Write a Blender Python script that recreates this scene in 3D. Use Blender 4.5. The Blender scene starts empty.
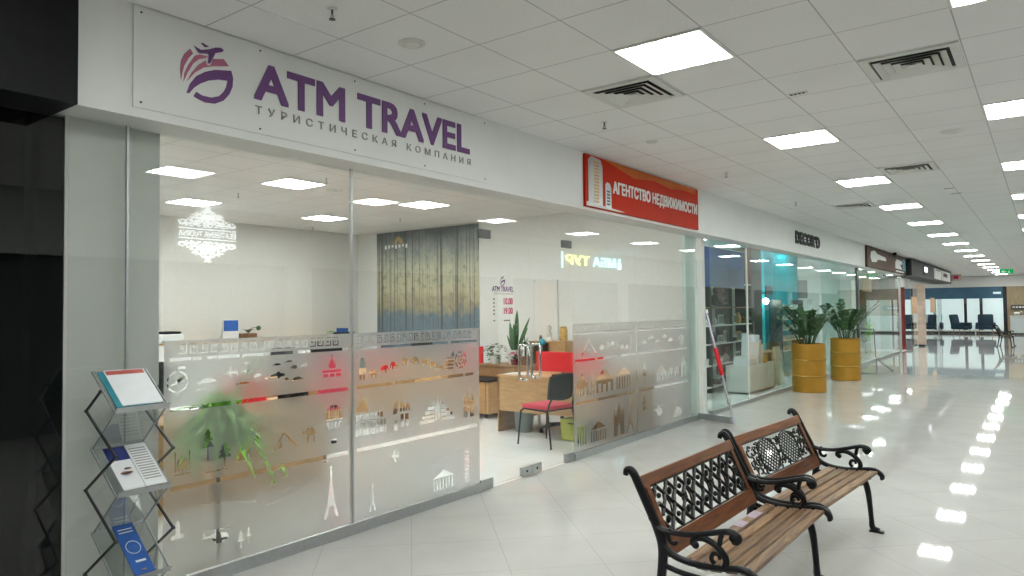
import bpy, bmesh, math, random
from mathutils import Vector, Matrix
random.seed(7)
SC = bpy.context.scene
COL = SC.collection
PI = math.pi
# ------------------------------------------------------------------ camera, world, exposure
def make_camera():
    yaw, pitch, roll = 0.642954, 0.031387, -0.01096
    f = 712.07
    cy, sy, cp, sp = math.cos(yaw), math.sin(yaw), math.cos(pitch), math.sin(pitch)
    fwd = Vector((-sy*cp, cy*cp, sp)); right = Vector((cy, sy, 0)); up = right.cross(fwd)
    r2 = right*math.cos(roll) + up*math.sin(roll); u2 = -right*math.sin(roll) + up*math.cos(roll)
    m = Matrix((r2, u2, -fwd)).transposed().to_4x4(); m.translation = (0, 0, 1.6)
    cd = bpy.data.cameras.new('camera'); cd.sensor_width = 36; cd.lens = f*36/1024
    cd.clip_start = .05; cd.clip_end = 200
    c = bpy.data.objects.new('camera', cd); c.matrix_world = m; COL.objects.link(c); SC.camera = c
make_camera()
w = bpy.data.worlds.new('world'); SC.world = w; w.use_nodes = True
w.node_tree.nodes['Background'].inputs[0].default_value = (.8, .9, 1, 1)
w.node_tree.nodes['Background'].inputs[1].default_value = .6
SC.view_settings.view_transform = 'Standard'; SC.view_settings.look = 'None'
SC.view_settings.exposure = 0.0; SC.view_settings.gamma = 1; SC.view_settings.use_curve_mapping = False
SC.cycles.max_bounces = 10; SC.cycles.diffuse_bounces = 4; SC.cycles.glossy_bounces = 5
SC.cycles.transparent_max_bounces = 32; SC.cycles.transmission_bounces = 8
SC.cycles.sample_clamp_indirect = 6; SC.cycles.caustics_reflective = False; SC.cycles.caustics_refractive = True
LAMP = 26.5           # radiance of the ceiling panels
CH = 3.257            # ceiling height
GX = -4.06            # plane of the shop glass
FX = -3.84            # face of the fascia
OX = 2.3              # face of the opposite shops

# ------------------------------------------------------------------ materials
def new_mat(name):
    m = bpy.data.materials.new(name); m.use_nodes = True; nt = m.node_tree
    return m, nt, nt.nodes, nt.links
def pm(name, col, rough=.5, metal=0, noise=.06, scale=12, spec=.5, coat=0, bump=0, emis=None, estr=0, trans=0, ior=1.45, stretch=None):
    m, nt, N, L = new_mat(name); b = N['Principled BSDF']
    b.inputs['Roughness'].default_value = rough; b.inputs['Metallic'].default_value = metal
    b.inputs['Specular IOR Level'].default_value = spec; b.inputs['Coat Weight'].default_value = coat
    b.inputs['Transmission Weight'].default_value = trans; b.inputs['IOR'].default_value = ior
    tc = N.new('ShaderNodeTexCoord'); mp = N.new('ShaderNodeMapping'); nz = N.new('ShaderNodeTexNoise')
    if stretch: mp.inputs['Scale'].default_value = stretch
    nz.inputs['Scale'].default_value = scale; nz.inputs['Detail'].default_value = 4
    L.new(tc.outputs['Object'], mp.inputs[0]); L.new(mp.outputs[0], nz.inputs['Vector'])
    cr = N.new('ShaderNodeValToRGB')
    cr.color_ramp.elements[0].position = .3; cr.color_ramp.elements[1].position = .7
    cr.color_ramp.elements[0].color = tuple(c*(1-noise) for c in col)+(1,)
    cr.color_ramp.elements[1].color = tuple(min(1, c*(1+noise)) for c in col)+(1,)
    L.new(nz.outputs['Fac'], cr.inputs[0]); L.new(cr.outputs[0], b.inputs['Base Color'])
    if bump:
        bp = N.new('ShaderNodeBump'); bp.inputs['Strength'].default_value = bump; bp.inputs['Distance'].default_value = .01
        L.new(nz.outputs['Fac'], bp.inputs['Height']); L.new(bp.outputs[0], b.inputs['Normal'])
    if emis:
        b.inputs['Emission Color'].default_value = tuple(emis)+(1,); b.inputs['Emission Strength'].default_value = estr
    return m
def wood(name, dark, light, along=(1, 9, 9), rough=.45, scale=4, rnd=.25):
    m, nt, N, L = new_mat(name); b = N['Principled BSDF']; b.inputs['Roughness'].default_value = rough
    tc = N.new('ShaderNodeTexCoord'); mp = N.new('ShaderNodeMapping'); mp.inputs['Scale'].default_value = along
    nz = N.new('ShaderNodeTexNoise'); nz.inputs['Scale'].default_value = scale; nz.inputs['Detail'].default_value = 8; nz.inputs['Distortion'].default_value = .6
    oi = N.new('ShaderNodeObjectInfo'); ad = N.new('ShaderNodeVectorMath'); ad.operation = 'ADD'
    L.new(tc.outputs['Object'], mp.inputs[0]); L.new(mp.outputs[0], ad.inputs[0]); L.new(oi.outputs['Random'], ad.inputs[1]); L.new(ad.outputs[0], nz.inputs['Vector'])
    cr = N.new('ShaderNodeValToRGB'); cr.color_ramp.elements[0].position = .3; cr.color_ramp.elements[1].position = .72
    cr.color_ramp.elements[0].color = dark+(1,); cr.color_ramp.elements[1].color = light+(1,)
    L.new(nz.outputs['Fac'], cr.inputs[0])
    hs = N.new('ShaderNodeHueSaturation'); mr = N.new('ShaderNodeMapRange')
    mr.inputs[3].default_value = 1-rnd; mr.inputs[4].default_value = 1+rnd
    L.new(oi.outputs['Random'], mr.inputs[0]); L.new(mr.outputs[0], hs.inputs['Value']); L.new(cr.outputs[0], hs.inputs['Color'])
    L.new(hs.outputs[0], b.inputs['Base Color'])
    return m
def grid_mask(N, L, rot, phx, phy, size, width):
    """1 on the joints of a square grid laid out in world metres"""
    g = N.new('ShaderNodeNewGeometry'); mp = N.new('ShaderNodeMapping'); mp.vector_type = 'POINT'
    mp.inputs['Rotation'].default_value = (0, 0, rot)
    L.new(g.outputs['Position'], mp.inputs[0]); sx = N.new('ShaderNodeSeparateXYZ'); L.new(mp.outputs[0], sx.inputs[0])
    outs = []
    for k, ph in ((0, phx), (1, phy)):
        a = N.new('ShaderNodeMath'); a.operation = 'SUBTRACT'; a.inputs[1].default_value = ph - size*400; L.new(sx.outputs[k], a.inputs[0])
        q = N.new('ShaderNodeMath'); q.operation = 'PINGPONG'; q.inputs[1].default_value = size/2; L.new(a.outputs[0], q.inputs[0])
        c = N.new('ShaderNodeMath'); c.operation = 'LESS_THAN'; c.inputs[1].default_value = width; L.new(q.outputs[0], c.inputs[0]); outs.append(c)
    mx = N.new('ShaderNodeMath'); mx.operation = 'MAXIMUM'; L.new(outs[0].outputs[0], mx.inputs[0]); L.new(outs[1].outputs[0], mx.inputs[1])
    return mx, mp
def floor_mat(name, base, dark, joint, rough=.035, rot=-PI/4, phx=.0, phy=.0, size=.6, coat=0.0, ior=1.5):
    m, nt, N, L = new_mat(name); b = N['Principled BSDF']
    mask, mp = grid_mask(N, L, rot, phx, phy, size, .0022)
    nz = N.new('ShaderNodeTexNoise'); nz.inputs['Scale'].default_value = 2.2; nz.inputs['Detail'].default_value = 6; L.new(mp.outputs[0], nz.inputs['Vector'])
    n2 = N.new('ShaderNodeTexNoise'); n2.inputs['Scale'].default_value = 90; n2.inputs['Detail'].default_value = 3; L.new(mp.outputs[0], n2.inputs['Vector'])
    av = N.new('ShaderNodeMath'); av.operation = 'MULTIPLY_ADD'; av.inputs[1].default_value = .35; L.new(n2.outputs['Fac'], av.inputs[0]); 
    sc = N.new('ShaderNodeMath'); sc.operation = 'MULTIPLY'; sc.inputs[1].default_value = .65; L.new(nz.outputs['Fac'], sc.inputs[0]); L.new(sc.outputs[0], av.inputs[2])
    cr = N.new('ShaderNodeValToRGB'); cr.color_ramp.elements[0].position = .35; cr.color_ramp.elements[1].position = .65
    cr.color_ramp.elements[0].color = dark+(1,); cr.color_ramp.elements[1].color = base+(1,); L.new(av.outputs[0], cr.inputs[0])
    mx = N.new('ShaderNodeMixRGB'); mx.inputs[2].default_value = joint+(1,); L.new(mask.outputs[0], mx.inputs[0]); L.new(cr.outputs[0], mx.inputs[1]); L.new(mx.outputs[0], b.inputs['Base Color'])
    b.inputs['Roughness'].default_value = rough; b.inputs['IOR'].default_value = ior; b.inputs['Coat Weight'].default_value = coat; b.inputs['Coat Roughness'].default_value = .02
    wv = N.new('ShaderNodeTexNoise'); wv.inputs['Scale'].default_value = 3.0; L.new(mp.outputs[0], wv.inputs['Vector'])
    bp = N.new('ShaderNodeBump'); bp.inputs['Strength'].default_value = .008; bp.inputs['Distance'].default_value = .02; L.new(wv.outputs['Fac'], bp.inputs['Height']); L.new(bp.outputs[0], b.inputs['Normal'])
    return m
def ceiling_mat(name, col, joint, phx, phy):
    m, nt, N, L = new_mat(name); b = N['Principled BSDF']; b.inputs['Roughness'].default_value = .85; b.inputs['Specular IOR Level'].default_value = .2
    mask, mp = grid_mask(N, L, 0, phx, phy, .6, .0042)
    nz = N.new('ShaderNodeTexNoise'); nz.inputs['Scale'].default_value = 120; nz.inputs['Detail'].default_value = 3; L.new(mp.outputs[0], nz.inputs['Vector'])
    n2 = N.new('ShaderNodeTexNoise'); n2.inputs['Scale'].default_value = .9; n2.inputs['Detail'].default_value = 2; L.new(mp.outputs[0], n2.inputs['Vector'])
    ad = N.new('ShaderNodeMath'); ad.operation = 'ADD'; L.new(nz.outputs['Fac'], ad.inputs[0]); L.new(n2.outputs['Fac'], ad.inputs[1])
    cr = N.new('ShaderNodeValToRGB'); cr.color_ramp.elements[0].position = .7; cr.color_ramp.elements[1].position = 1.3
    cr.color_ramp.elements[1].position = 1.0
    cr.color_ramp.elements[0].color = tuple(c*.93 for c in col)+(1,); cr.color_ramp.elements[1].color = col+(1,); L.new(ad.outputs[0], cr.inputs[0])
    mx = N.new('ShaderNodeMixRGB'); mx.inputs[2].default_value = joint+(1,); L.new(mask.outputs[0], mx.inputs[0]); L.new(cr.outputs[0], mx.inputs[1]); L.new(mx.outputs[0], b.inputs['Base Color'])
    return m
def glass_mat(name, tint=(.96, .98, .97), f0=.045, k=.75, spec=(1, 1, 1)):
    m, nt, N, L = new_mat(name); N.remove(N['Principled BSDF']); out = N['Material Output']
    lw = N.new('ShaderNodeLayerWeight'); lw.inputs[0].default_value = .5
    # Schlick from the facing term (symmetric for front and back faces)
    p = N.new('ShaderNodeMath'); p.operation = 'POWER'; p.inputs[1].default_value = 5
    L.new(lw.outputs['Facing'], p.inputs[0])
    q = N.new('ShaderNodeMath'); q.operation = 'MULTIPLY_ADD'; q.inputs[1].default_value = k; q.inputs[2].default_value = f0; L.new(p.outputs[0], q.inputs[0]); q.use_clamp = True
    t = N.new('ShaderNodeBsdfTransparent'); t.inputs[0].default_value = tint+(1,)
    g = N.new('ShaderNodeBsdfGlossy'); g.inputs['Roughness'].default_value = 0; g.inputs[0].default_value = spec+(1,)
    mx = N.new('ShaderNodeMixShader'); L.new(q.outputs[0], mx.inputs[0]); L.new(t.outputs[0], mx.inputs[1]); L.new(g.outputs[0], mx.inputs[2]); L.new(mx.outputs[0], out.inputs[0])
    return m
def film_mat(name, col=(.92, .93, .92), dif=.16, rough=.34):
    m, nt, N, L = new_mat(name); N.remove(N['Principled BSDF']); out = N['Material Output']
    d = N.new('ShaderNodeBsdfDiffuse'); d.inputs[0].default_value = col+(1,)
    tl = N.new('ShaderNodeBsdfTranslucent'); tl.inputs[0].default_value = col+(1,)
    r = N.new('ShaderNodeBsdfRefraction'); r.inputs['Roughness'].default_value = rough; r.inputs['IOR'].default_value = 1.2; r.inputs[0].default_value = (.97, .97, .97, 1)
    a = N.new('ShaderNodeMixShader'); a.inputs[0].default_value = .55; L.new(d.outputs[0], a.inputs[1]); L.new(tl.outputs[0], a.inputs[2])
    b = N.new('ShaderNodeMixShader'); b.inputs[0].default_value = 1-dif; L.new(a.outputs[0], b.inputs[1]); L.new(r.outputs[0], b.inputs[2])
    L.new(b.outputs[0], out.inputs[0])
    return m
def emit(name, col, s):
    m, nt, N, L = new_mat(name); N.remove(N['Principled BSDF']); e = N.new('ShaderNodeEmission')
    e.inputs[0].default_value = col+(1,); e.inputs[1].default_value = s; L.new(e.outputs[0], N['Material Output'].inputs[0]); return m
def tube_light(name, s):
    """prismatic diffuser with four fluorescent tubes glowing behind it, running along world x"""
    m, nt, N, L = new_mat(name); N.remove(N['Principled BSDF']); e = N.new('ShaderNodeEmission')
    tc = N.new('ShaderNodeTexCoord'); sp = N.new('ShaderNodeSeparateXYZ'); L.new(tc.outputs['Object'], sp.inputs[0])
    a = N.new('ShaderNodeMath'); a.operation = 'MULTIPLY'; a.inputs[1].default_value = 2*PI/.14; L.new(sp.outputs[0], a.inputs[0])
    ph = N.new('ShaderNodeMath'); ph.operation = 'ADD'; ph.inputs[1].default_value = PI; L.new(a.outputs[0], ph.inputs[0])
    c = N.new('ShaderNodeMath'); c.operation = 'COSINE'; L.new(ph.outputs[0], c.inputs[0])
    r = N.new('ShaderNodeMath'); r.operation = 'MULTIPLY_ADD'; r.inputs[1].default_value = .85*s; r.inputs[2].default_value = s; L.new(c.outputs[0], r.inputs[0])
    e.inputs[0].default_value = (.965, 1, .965, 1); L.new(r.outputs[0], e.inputs[1]); L.new(e.outputs[0], N['Material Output'].inputs[0]); return m

M = {}
M['floor'] = floor_mat('polished_tiles', (.61, .60, .575), (.55, .54, .52), (.44, .42, .39), phx=0.0, phy=.2)
M['floor_shop'] = floor_mat('shop_tiles', (.82, .83, .83), (.77, .78, .78), (.52, .52, .51), rough=.08, rot=0, phx=.1, phy=.2)
M['ceil'] = ceiling_mat('mineral_tiles', (.91, .905, .89), (.52, .51, .50), -3.382, 2.797)
M['ceil_in'] = ceiling_mat('mineral_tiles_shop', (.91, .90, .88), (.54, .53, .51), -7.98, 5.30)
M['plaster'] = pm('white_plaster', (.74, .735, .70), .7, noise=.02)
M['fascia'] = pm('white_fascia', (.80, .81, .79), .45, noise=.02, scale=3)
M['beige'] = pm('beige_wall', (.68, .665, .63), .8, noise=.03, scale=20)
M['beige2'] = pm('pale_wall', (.77, .76, .735), .8, noise=.03, scale=20)
M['panel'] = pm('greenish_white_panel', (.60, .585, .56), .5, noise=.02, scale=3)
M['alu'] = pm('brushed_aluminium', (.52, .54, .55), .35, .85, .05, 30)
M['steel'] = pm('polished_steel', (.72, .72, .72), .12, 1, .02)
M['darksteel'] = pm('dark_steel', (.10, .10, .10), .35, .8, .1)
M['glass'] = glass_mat('clear_glass')
M['glass_green'] = glass_mat('greenish_glass', (.84, .93, .90), .06)
M['glass_dark'] = glass_mat('dark_glass', (.35, .38, .38), .05)
M['film'] = film_mat('frosted_film')
M['black'] = pm('black_panel', (.006, .006, .008), .5, 0, .2, spec=.2)
M['dimwall'] = pm('dim_shop_wall', (.17, .18, .18), .7, 0, .3, .6)
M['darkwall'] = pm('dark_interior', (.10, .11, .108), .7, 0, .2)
M['lamp'] = tube_light('lamp_tubes', LAMP); M['lamp_in'] = tube_light('lamp_tubes_shop', LAMP*1.45)
M['white'] = pm('white_lacquer', (.78, .78, .76), .4, 0, .02)
M['whitemetal'] = pm('white_metal', (.70, .70, .66), .4, 0, .03)
M['charcoal'] = pm('charcoal_panel', (.022, .023, .025), .6, 0, .1)
M['shadow'] = pm('duct_shade', (.02, .02, .02), .8)  # black sheets painting the shade inside vent openings and grille slots
M['purple'] = pm('purple_vinyl', (.14, .05, .19), .5, 0, .04)
M['pinkv'] = pm('mauve_vinyl', (.42, .13, .22), .5, 0, .04)
M['greyv'] = pm('grey_vinyl', (.30, .29, .28), .5, 0, .04)
M['pinktext'] = pm('magenta_vinyl', (.55, .03, .14), .5, 0, .04)
M['red'] = pm('red_sign', (.46, .022, .006), .5, 0, .06, 3, spec=.12)
M['orange'] = pm('orange_flame', (.46, .10, .010), .5, 0, .1, 3, spec=.25)
M['iron'] = pm('black_cast_iron', (.004, .0045, .006), .33, 0, .3, 60, spec=.35)
M['slat'] = wood('worn_slat', (.085, .034, .014), (.34, .205, .10), (14, 1.2, 14), .4, rnd=.35)
M['rail'] = wood('varnished_rail', (.095, .030, .011), (.25, .09, .034), (14, 1.2, 14), .3)
M['deskwood'] = wood('beech_laminate', (.40, .22, .09), (.52, .31, .14), (2, 2, 12), .4, 3, .08)
M['deskwood_d'] = wood('brown_laminate', (.26, .13, .05), (.36, .19, .08), (2, 2, 12), .45, 3, .08)
M['gold'] = pm('gold_paint', (.50, .26, .035), .32, .45, .08, 5)
M['goldrim'] = pm('gold_rim', (.75, .48, .12), .25, .6, .05, 5)
M['soil'] = pm('soil', (.02, .015, .01), .9, 0, .4, 40, bump=.5)
M['leaf'] = pm('dark_leaf', (.030, .085, .028), .35, 0, .35, 9)
M['leaf2'] = pm('fresh_leaf', (.26, .56, .09), .4, 0, .3, 9)
M['leaf3'] = pm('sword_leaf', (.035, .10, .03), .35, 0, .5, 25)
M['stem'] = pm('green_stem', (.03, .08, .02), .5, 0, .2)
M['redf'] = pm('red_fabric', (.62, .012, .022), .7, 0, .06, 40)
M['redchair'] = pm('crimson_fabric', (.50, .035, .07), .75, 0, .1, 60)
M['blackf'] = pm('black_fabric', (.02, .024, .024), .8, 0, .2, 80)
M['grey'] = pm('grey_plastic', (.16, .19, .19), .4, 0, .05)
M['lime'] = pm('lime_plastic', (.55, .60, .10), .4, 0, .04)
M['paper'] = pm('white_paper', (.80, .82, .84), .6, 0, .02)
M['bluep'] = pm('blue_print', (.02, .10, .38), .4, 0, .2, 14)
M['navy'] = pm('navy_print', (.02, .03, .16), .4, 0, .2, 14)
M['tealp'] = pm('teal_print', (.03, .28, .36), .4, 0, .2, 14)
M['redp'] = pm('red_print', (.50, .09, .07), .5, 0, .15, 14)
M['brownp'] = pm('brown_print', (.16, .07, .03), .5, 0, .5, 30)
M['acrylic'] = glass_mat('clear_acrylic', (.88, .90, .90), .10)
M['teal'] = pm('teal_wall', (.008, .33, .42), .5, 0, .2, 2)
M['blueb'] = pm('violet_blue_banner', (.05, .09, .30), .5, 0, .15, 2)
M['brown'] = pm('brown_brick', (.085, .042, .022), .6, 0, .5, 16)
M['brownf'] = pm('dark_fur', (.03, .018, .012), .9, 0, .4, 60, bump=1)
M['terra'] = pm('red_brown_column', (.17, .02, .018), .35, 0, .15, 3)
M['peach'] = pm('peach_card', (.75, .48, .30), .6, 0, .04)
M['pinkb'] = pm('pale_pink_board', (.72, .55, .45), .6, 0, .15, 4)
M['palepink'] = pm('pale_pink_door', (.80, .745, .70), .5, 0, .03)
M['green'] = emit('exit_green', (.01, .35, .10), 1.0)
M['whitee'] = emit('lit_white', (.95, 1, 1), 10)
M['cyane'] = emit('lit_cyan', (.45, .95, 1), 9)
M['yelle'] = emit('lit_yellow', (.95, 1, .25), 9)
M['bulb'] = emit('bulb', (1, .97, .9), 25)
M['farlit'] = emit('bright_sign', (.9, .95, 1), 1.6)
M['blueoff'] = pm('blue_band', (.035, .11, .18), .4, 0, .1, 3)
M['frostw'] = pm('frosted_white_window', (.62, .72, .72), .3, 0, .1, 1.5, emis=(.75, .95, .95), estr=.42)  # even emission stands in for daylight behind the frosted panes
M['navyf'] = pm('navy_fabric', (.012, .035, .06), .7, 0, .15, 40)
M['tan'] = wood('tan_slats', (.22, .16, .09), (.36, .28, .17), (9, 9, 1), .5)
M['counter'] = pm('pale_counter', (.62, .68, .68), .4, 0, .03)
M['cream'] = pm('cream_card', (.66, .60, .48), .6, 0, .1, 8)
M['ceramic'] = pm('white_ceramic', (.70, .72, .68), .25, 0, .04)
M['ochre'] = pm('ochre_glaze', (.55, .33, .10), .4, 0, .2, 20)
M['pale_green'] = pm('pale_green_wall', (.58, .68, .64), .5, 0, .04, 2)
M['lilac'] = pm('lilac_sticker', (.42, .34, .42), .5, 0, .15, 20)
M['tube'] = pm('clear_tube', (.55, .52, .62), .2, .3, .05)

def forest_mat():
    m, nt, N, L = new_mat('forest_print'); b = N['Principled BSDF']; b.inputs['Roughness'].default_value = .5
    tc = N.new('ShaderNodeTexCoord'); sp = N.new('ShaderNodeSeparateXYZ'); L.new(tc.outputs['Generated'], sp.inputs[0])
    # vertical colour: dark blue undergrowth, golden haze, dark grey crowns
    cr = N.new('ShaderNodeValToRGB'); e = cr.color_ramp.elements
    e[0].position = 0; e[0].color = (.11, .16, .21, 1); e[1].position = 1; e[1].color = (.065, .075, .085, 1)
    for p, c in ((.36, (.15, .20, .24, 1)), (.43, (.36, .31, .20, 1)), (.55, (.54, .50, .34, 1)), (.70, (.50, .50, .36, 1)), (.84, (.28, .30, .28, 1))):
        k = e.new(p); k.color = c
    nz = N.new('ShaderNodeTexNoise'); nz.inputs['Scale'].default_value = 9; nz.inputs['Detail'].default_value = 8; L.new(tc.outputs['Generated'], nz.inputs['Vector'])
    off = N.new('ShaderNodeMath'); off.operation = 'MULTIPLY_ADD'; off.inputs[1].default_value = .28; L.new(nz.outputs['Fac'], off.inputs[0])
    zz = N.new('ShaderNodeMath'); zz.operation = 'SUBTRACT'; zz.inputs[1].default_value = .14; L.new(sp.outputs[2], zz.inputs[0]); L.new(zz.outputs[0], off.inputs[2]); L.new(off.outputs[0], cr.inputs[0])
    cur = cr.outputs[0]
    # trunks: thin vertical streaks
    for sc, lo, hi, amt in ((60, .60, .63, .75), (120, .58, .62, .5), (28, .66, .68, .8)):
        mp = N.new('ShaderNodeMapping'); mp.inputs['Scale'].default_value = (sc, 1, .35); L.new(tc.outputs['Generated'], mp.inputs[0])
        n = N.new('ShaderNodeTexNoise'); n.inputs['Scale'].default_value = 1; n.inputs['Detail'].default_value = 1; L.new(mp.outputs[0], n.inputs['Vector'])
        r = N.new('ShaderNodeMapRange'); r.inputs[1].default_value = lo; r.inputs[2].default_value = hi; r.inputs[4].default_value = amt; L.new(n.outputs['Fac'], r.inputs[0])
        mx = N.new('ShaderNodeMixRGB'); mx.inputs[2].default_value = (.06, .055, .045, 1); L.new(r.outputs[0], mx.inputs[0]); L.new(cur, mx.inputs[1]); cur = mx.outputs[0]
    # foliage speckle
    n = N.new('ShaderNodeTexNoise'); n.inputs['Scale'].default_value = 22; n.inputs['Detail'].default_value = 6; L.new(tc.outputs['Generated'], n.inputs['Vector'])
    r = N.new('ShaderNodeMapRange'); r.inputs[1].default_value = .52; r.inputs[2].default_value = .7; r.inputs[4].default_value = .65; L.new(n.outputs['Fac'], r.inputs[0])
    mx = N.new('ShaderNodeMixRGB'); mx.inputs[2].default_value = (.09, .12, .14, 1); L.new(r.outputs[0], mx.inputs[0]); L.new(cur, mx.inputs[1])
    L.new(mx.outputs[0], b.inputs['Base Color']); return m
M['forest'] = forest_mat()

# ------------------------------------------------------------------ mesh helpers
WORLD = set()      # things whose parts are modelled in world coordinates
def attach(o, parent):
    if parent is None: return
    o.parent = parent
    if parent.name in WORLD:
        o.matrix_parent_inverse = (Matrix.Translation(parent.location) @ Matrix.Rotation(parent.rotation_euler[2], 4, 'Z')).inverted()
class MB:
    def __init__(s): s.bm = bmesh.new()
    def box(s, x0, x1, y0, y1, z0, z1, rot=None, piv=None, bev=0):
        r = bmesh.ops.create_cube(s.bm, size=1); vs = r['verts']
        for v in vs:
            v.co = Vector((x0+(v.co.x+.5)*(x1-x0), y0+(v.co.y+.5)*(y1-y0), z0+(v.co.z+.5)*(z1-z0)))
        if bev:
            es = list({e for v in vs for e in v.link_edges})
            g = bmesh.ops.bevel(s.bm, geom=es, offset=bev, segments=2, affect='EDGES', profile=.6)
            vs = g['verts'] if not vs[0].is_valid else list({v for f in g['faces'] for v in f.verts} | {v for v in vs if v.is_valid})
        if rot is not None:
            piv = Vector(piv) if piv is not None else Vector(((x0+x1)/2, (y0+y1)/2, (z0+z1)/2))
            bmesh.ops.rotate(s.bm, verts=vs, cent=piv, matrix=rot)
        return s
    def tube(s, pts, r, n=8, cap=True, flat=1.0, up=(0, 0, 1), fine=1):
        """swept round bar; r a number or a list; flat squashes it along the frame's second axis"""
        pts = [Vector(p) for p in pts]; m = len(pts)
        rs = list(r) if isinstance(r, (list, tuple)) else [r]*m
        if fine > 1 and m > 2:      # Catmull-Rom through the given points
            P_, R_ = [], []
            for i in range(m-1):
                a, b_, c, d = pts[max(i-1, 0)], pts[i], pts[i+1], pts[min(i+2, m-1)]
                for k in range(fine):
                    t = k/fine
                    P_.append(.5*((2*b_)+(c-a)*t+(2*a-5*b_+4*c-d)*t*t+(3*b_-a-3*c+d)*t**3)); R_.append(rs[i]*(1-t)+rs[i+1]*t)
            pts = P_+[pts[-1]]; rs = R_+[rs[-1]]; m = len(pts)
        rings = []; prev = None
        for i, p in enumerate(pts):
            t = (pts[min(i+1, m-1)] - pts[max(i-1, 0)])
            t = t.normalized() if t.length > 1e-9 else Vector((0, 0, 1))
            if prev is None:
                a = Vector(up); 
                if abs(t.dot(a)) > .95: a = Vector((1, 0, 0)) if abs(t.x) < .9 else Vector((0, 1, 0))
                u = t.cross(a).normalized()
            else:
                u = prev - t*prev.dot(t); u = u.normalized() if u.length > 1e-6 else prev
            prev = u; v = t.cross(u)
            rings.append([s.bm.verts.new(p + (u*math.cos(2*PI*k/n)*flat + v*math.sin(2*PI*k/n))*rs[i]) for k in range(n)])
        for a, b in zip(rings, rings[1:]):
            for k in range(n): s.bm.faces.new((a[k], a[(k+1) % n], b[(k+1) % n], b[k]))
        if cap:
            s.bm.faces.new(rings[0][::-1]); s.bm.faces.new(rings[-1])
        return s
    def lathe(s, c, prof, n=32, cap=True):
        c = Vector(c); rings = []
        for r, z in prof:
            rings.append([s.bm.verts.new(c + Vector((r*math.cos(2*PI*k/n), r*math.sin(2*PI*k/n), z))) for k in range(n)])
        for a, b in zip(rings, rings[1:]):
            for k in range(n): s.bm.faces.new((a[k], a[(k+1) % n], b[(k+1) % n], b[k]))
        if cap:
            s.bm.faces.new(rings[0][::-1]); s.bm.faces.new(rings[-1])
        return s
    def ball(s, c, r, sx=1, sy=1, sz=1, n=10):
        g = bmesh.ops.create_uvsphere(s.bm, u_segments=n, v_segments=max(6, n//2+1), radius=r)
        for v in g['verts']: v.co = Vector((v.co.x*sx, v.co.y*sy, v.co.z*sz)) + Vector(c)
        return s
    def prism(s, pts, d):
        """closed outline (3D points, planar) thickened by vector d"""
        d = Vector(d); a = [s.bm.verts.new(Vector(p)) for p in pts]; b = [s.bm.verts.new(Vector(p)+d) for p in pts]
        n = len(pts)
        s.bm.faces.new(a[::-1]); s.bm.faces.new(b)
        for k in range(n): s.bm.faces.new((a[k], a[(k+1) % n], b[(k+1) % n], b[k]))
        return s
    def leaf(s, base, d, length, width, up=(0, 0, 1), droop=.3, segs=4, fold=.15, th=.0012):
        base = Vector(base); d = Vector(d).normalized(); side = d.cross(Vector(up))
        side = side.normalized() if side.length > .1 else Vector((1, 0, 0))
        L_, C_, R_ = [], [], []
        for i in range(segs+1):
            t = i/segs; c = base + d*length*t + Vector((0, 0, -droop*length*t*t))
            wd = width*.5*math.sin(PI*min(.98, (t*.93+.05)))**.8
            L_.append(s.bm.verts.new(c+side*wd+Vector((0, 0, fold*wd)))); C_.append(s.bm.verts.new(c)); R_.append(s.bm.verts.new(c-side*wd+Vector((0, 0, fold*wd))))
        for i in range(segs):
            s.bm.faces.new((L_[i], L_[i+1], C_[i+1], C_[i])); s.bm.faces.new((C_[i], C_[i+1], R_[i+1], R_[i]))
        return s
    def build(s, name, mat, parent=None, smooth=False, loc=None):
        bmesh.ops.recalc_face_normals(s.bm, faces=s.bm.faces)
        me = bpy.data.meshes.new(name); s.bm.to_mesh(me); s.bm.free()
        if smooth:
            for p in me.polygons: p.use_smooth = True
            try: me.set_sharp_from_angle(angle=math.radians(40))
            except Exception: pass
        me.materials.append(mat); o = bpy.data.objects.new(name, me); COL.objects.link(o)
        attach(o, parent)
        if loc: o.location = loc
        return o
def tag(o, label=None, cat=None, group=None, kind=None):
    if label: o['label'] = label
    if cat: o['category'] = cat
    if group: o['group'] = group
    if kind: o['kind'] = kind
    return o
def empty(name, loc=(0, 0, 0), rz=0, label=None, cat=None, group=None, kind=None):
    o = bpy.data.objects.new(name, None); COL.objects.link(o); o.location = loc; o.rotation_euler = (0, 0, rz); o.empty_display_size = .1
    return tag(o, label, cat, group, kind)
def wempty(*a, **k):
    o = empty(*a, **k); WORLD.add(o.name); return o
def struct(name, mb, mat, parent=None, smooth=False):
    o = mb.build(name, mat, parent, smooth)
    if parent is None: o['kind'] = 'structure'
    return o
def copy_tree(o, parent=None):
    c = o.copy(); COL.objects.link(c); c.parent = parent
    for ch in [x for x in bpy.data.objects if x.parent is o and x is not c]: copy_tree(ch, c)
    return c
def frameM(plane):
    """local (u right, v up, w towards the reader) to world for lettering on a wall"""
    if plane == '+x': R = Matrix(((0, 0, 1), (1, 0, 0), (0, 1, 0)))
    elif plane == '-x': R = Matrix(((0, 0, -1), (-1, 0, 0), (0, 1, 0)))
    elif plane == '-y': R = Matrix(((1, 0, 0), (0, 0, -1), (0, 1, 0)))
    else: R = Matrix.Identity(3)
    return R
def base_geom(bm, n):
    bm.faces.ensure_lookup_table(); fs = bm.faces[:n]
    return list({v for f in fs for v in f.verts} | {e for f in fs for e in f.edges}) + list(fs)
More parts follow.
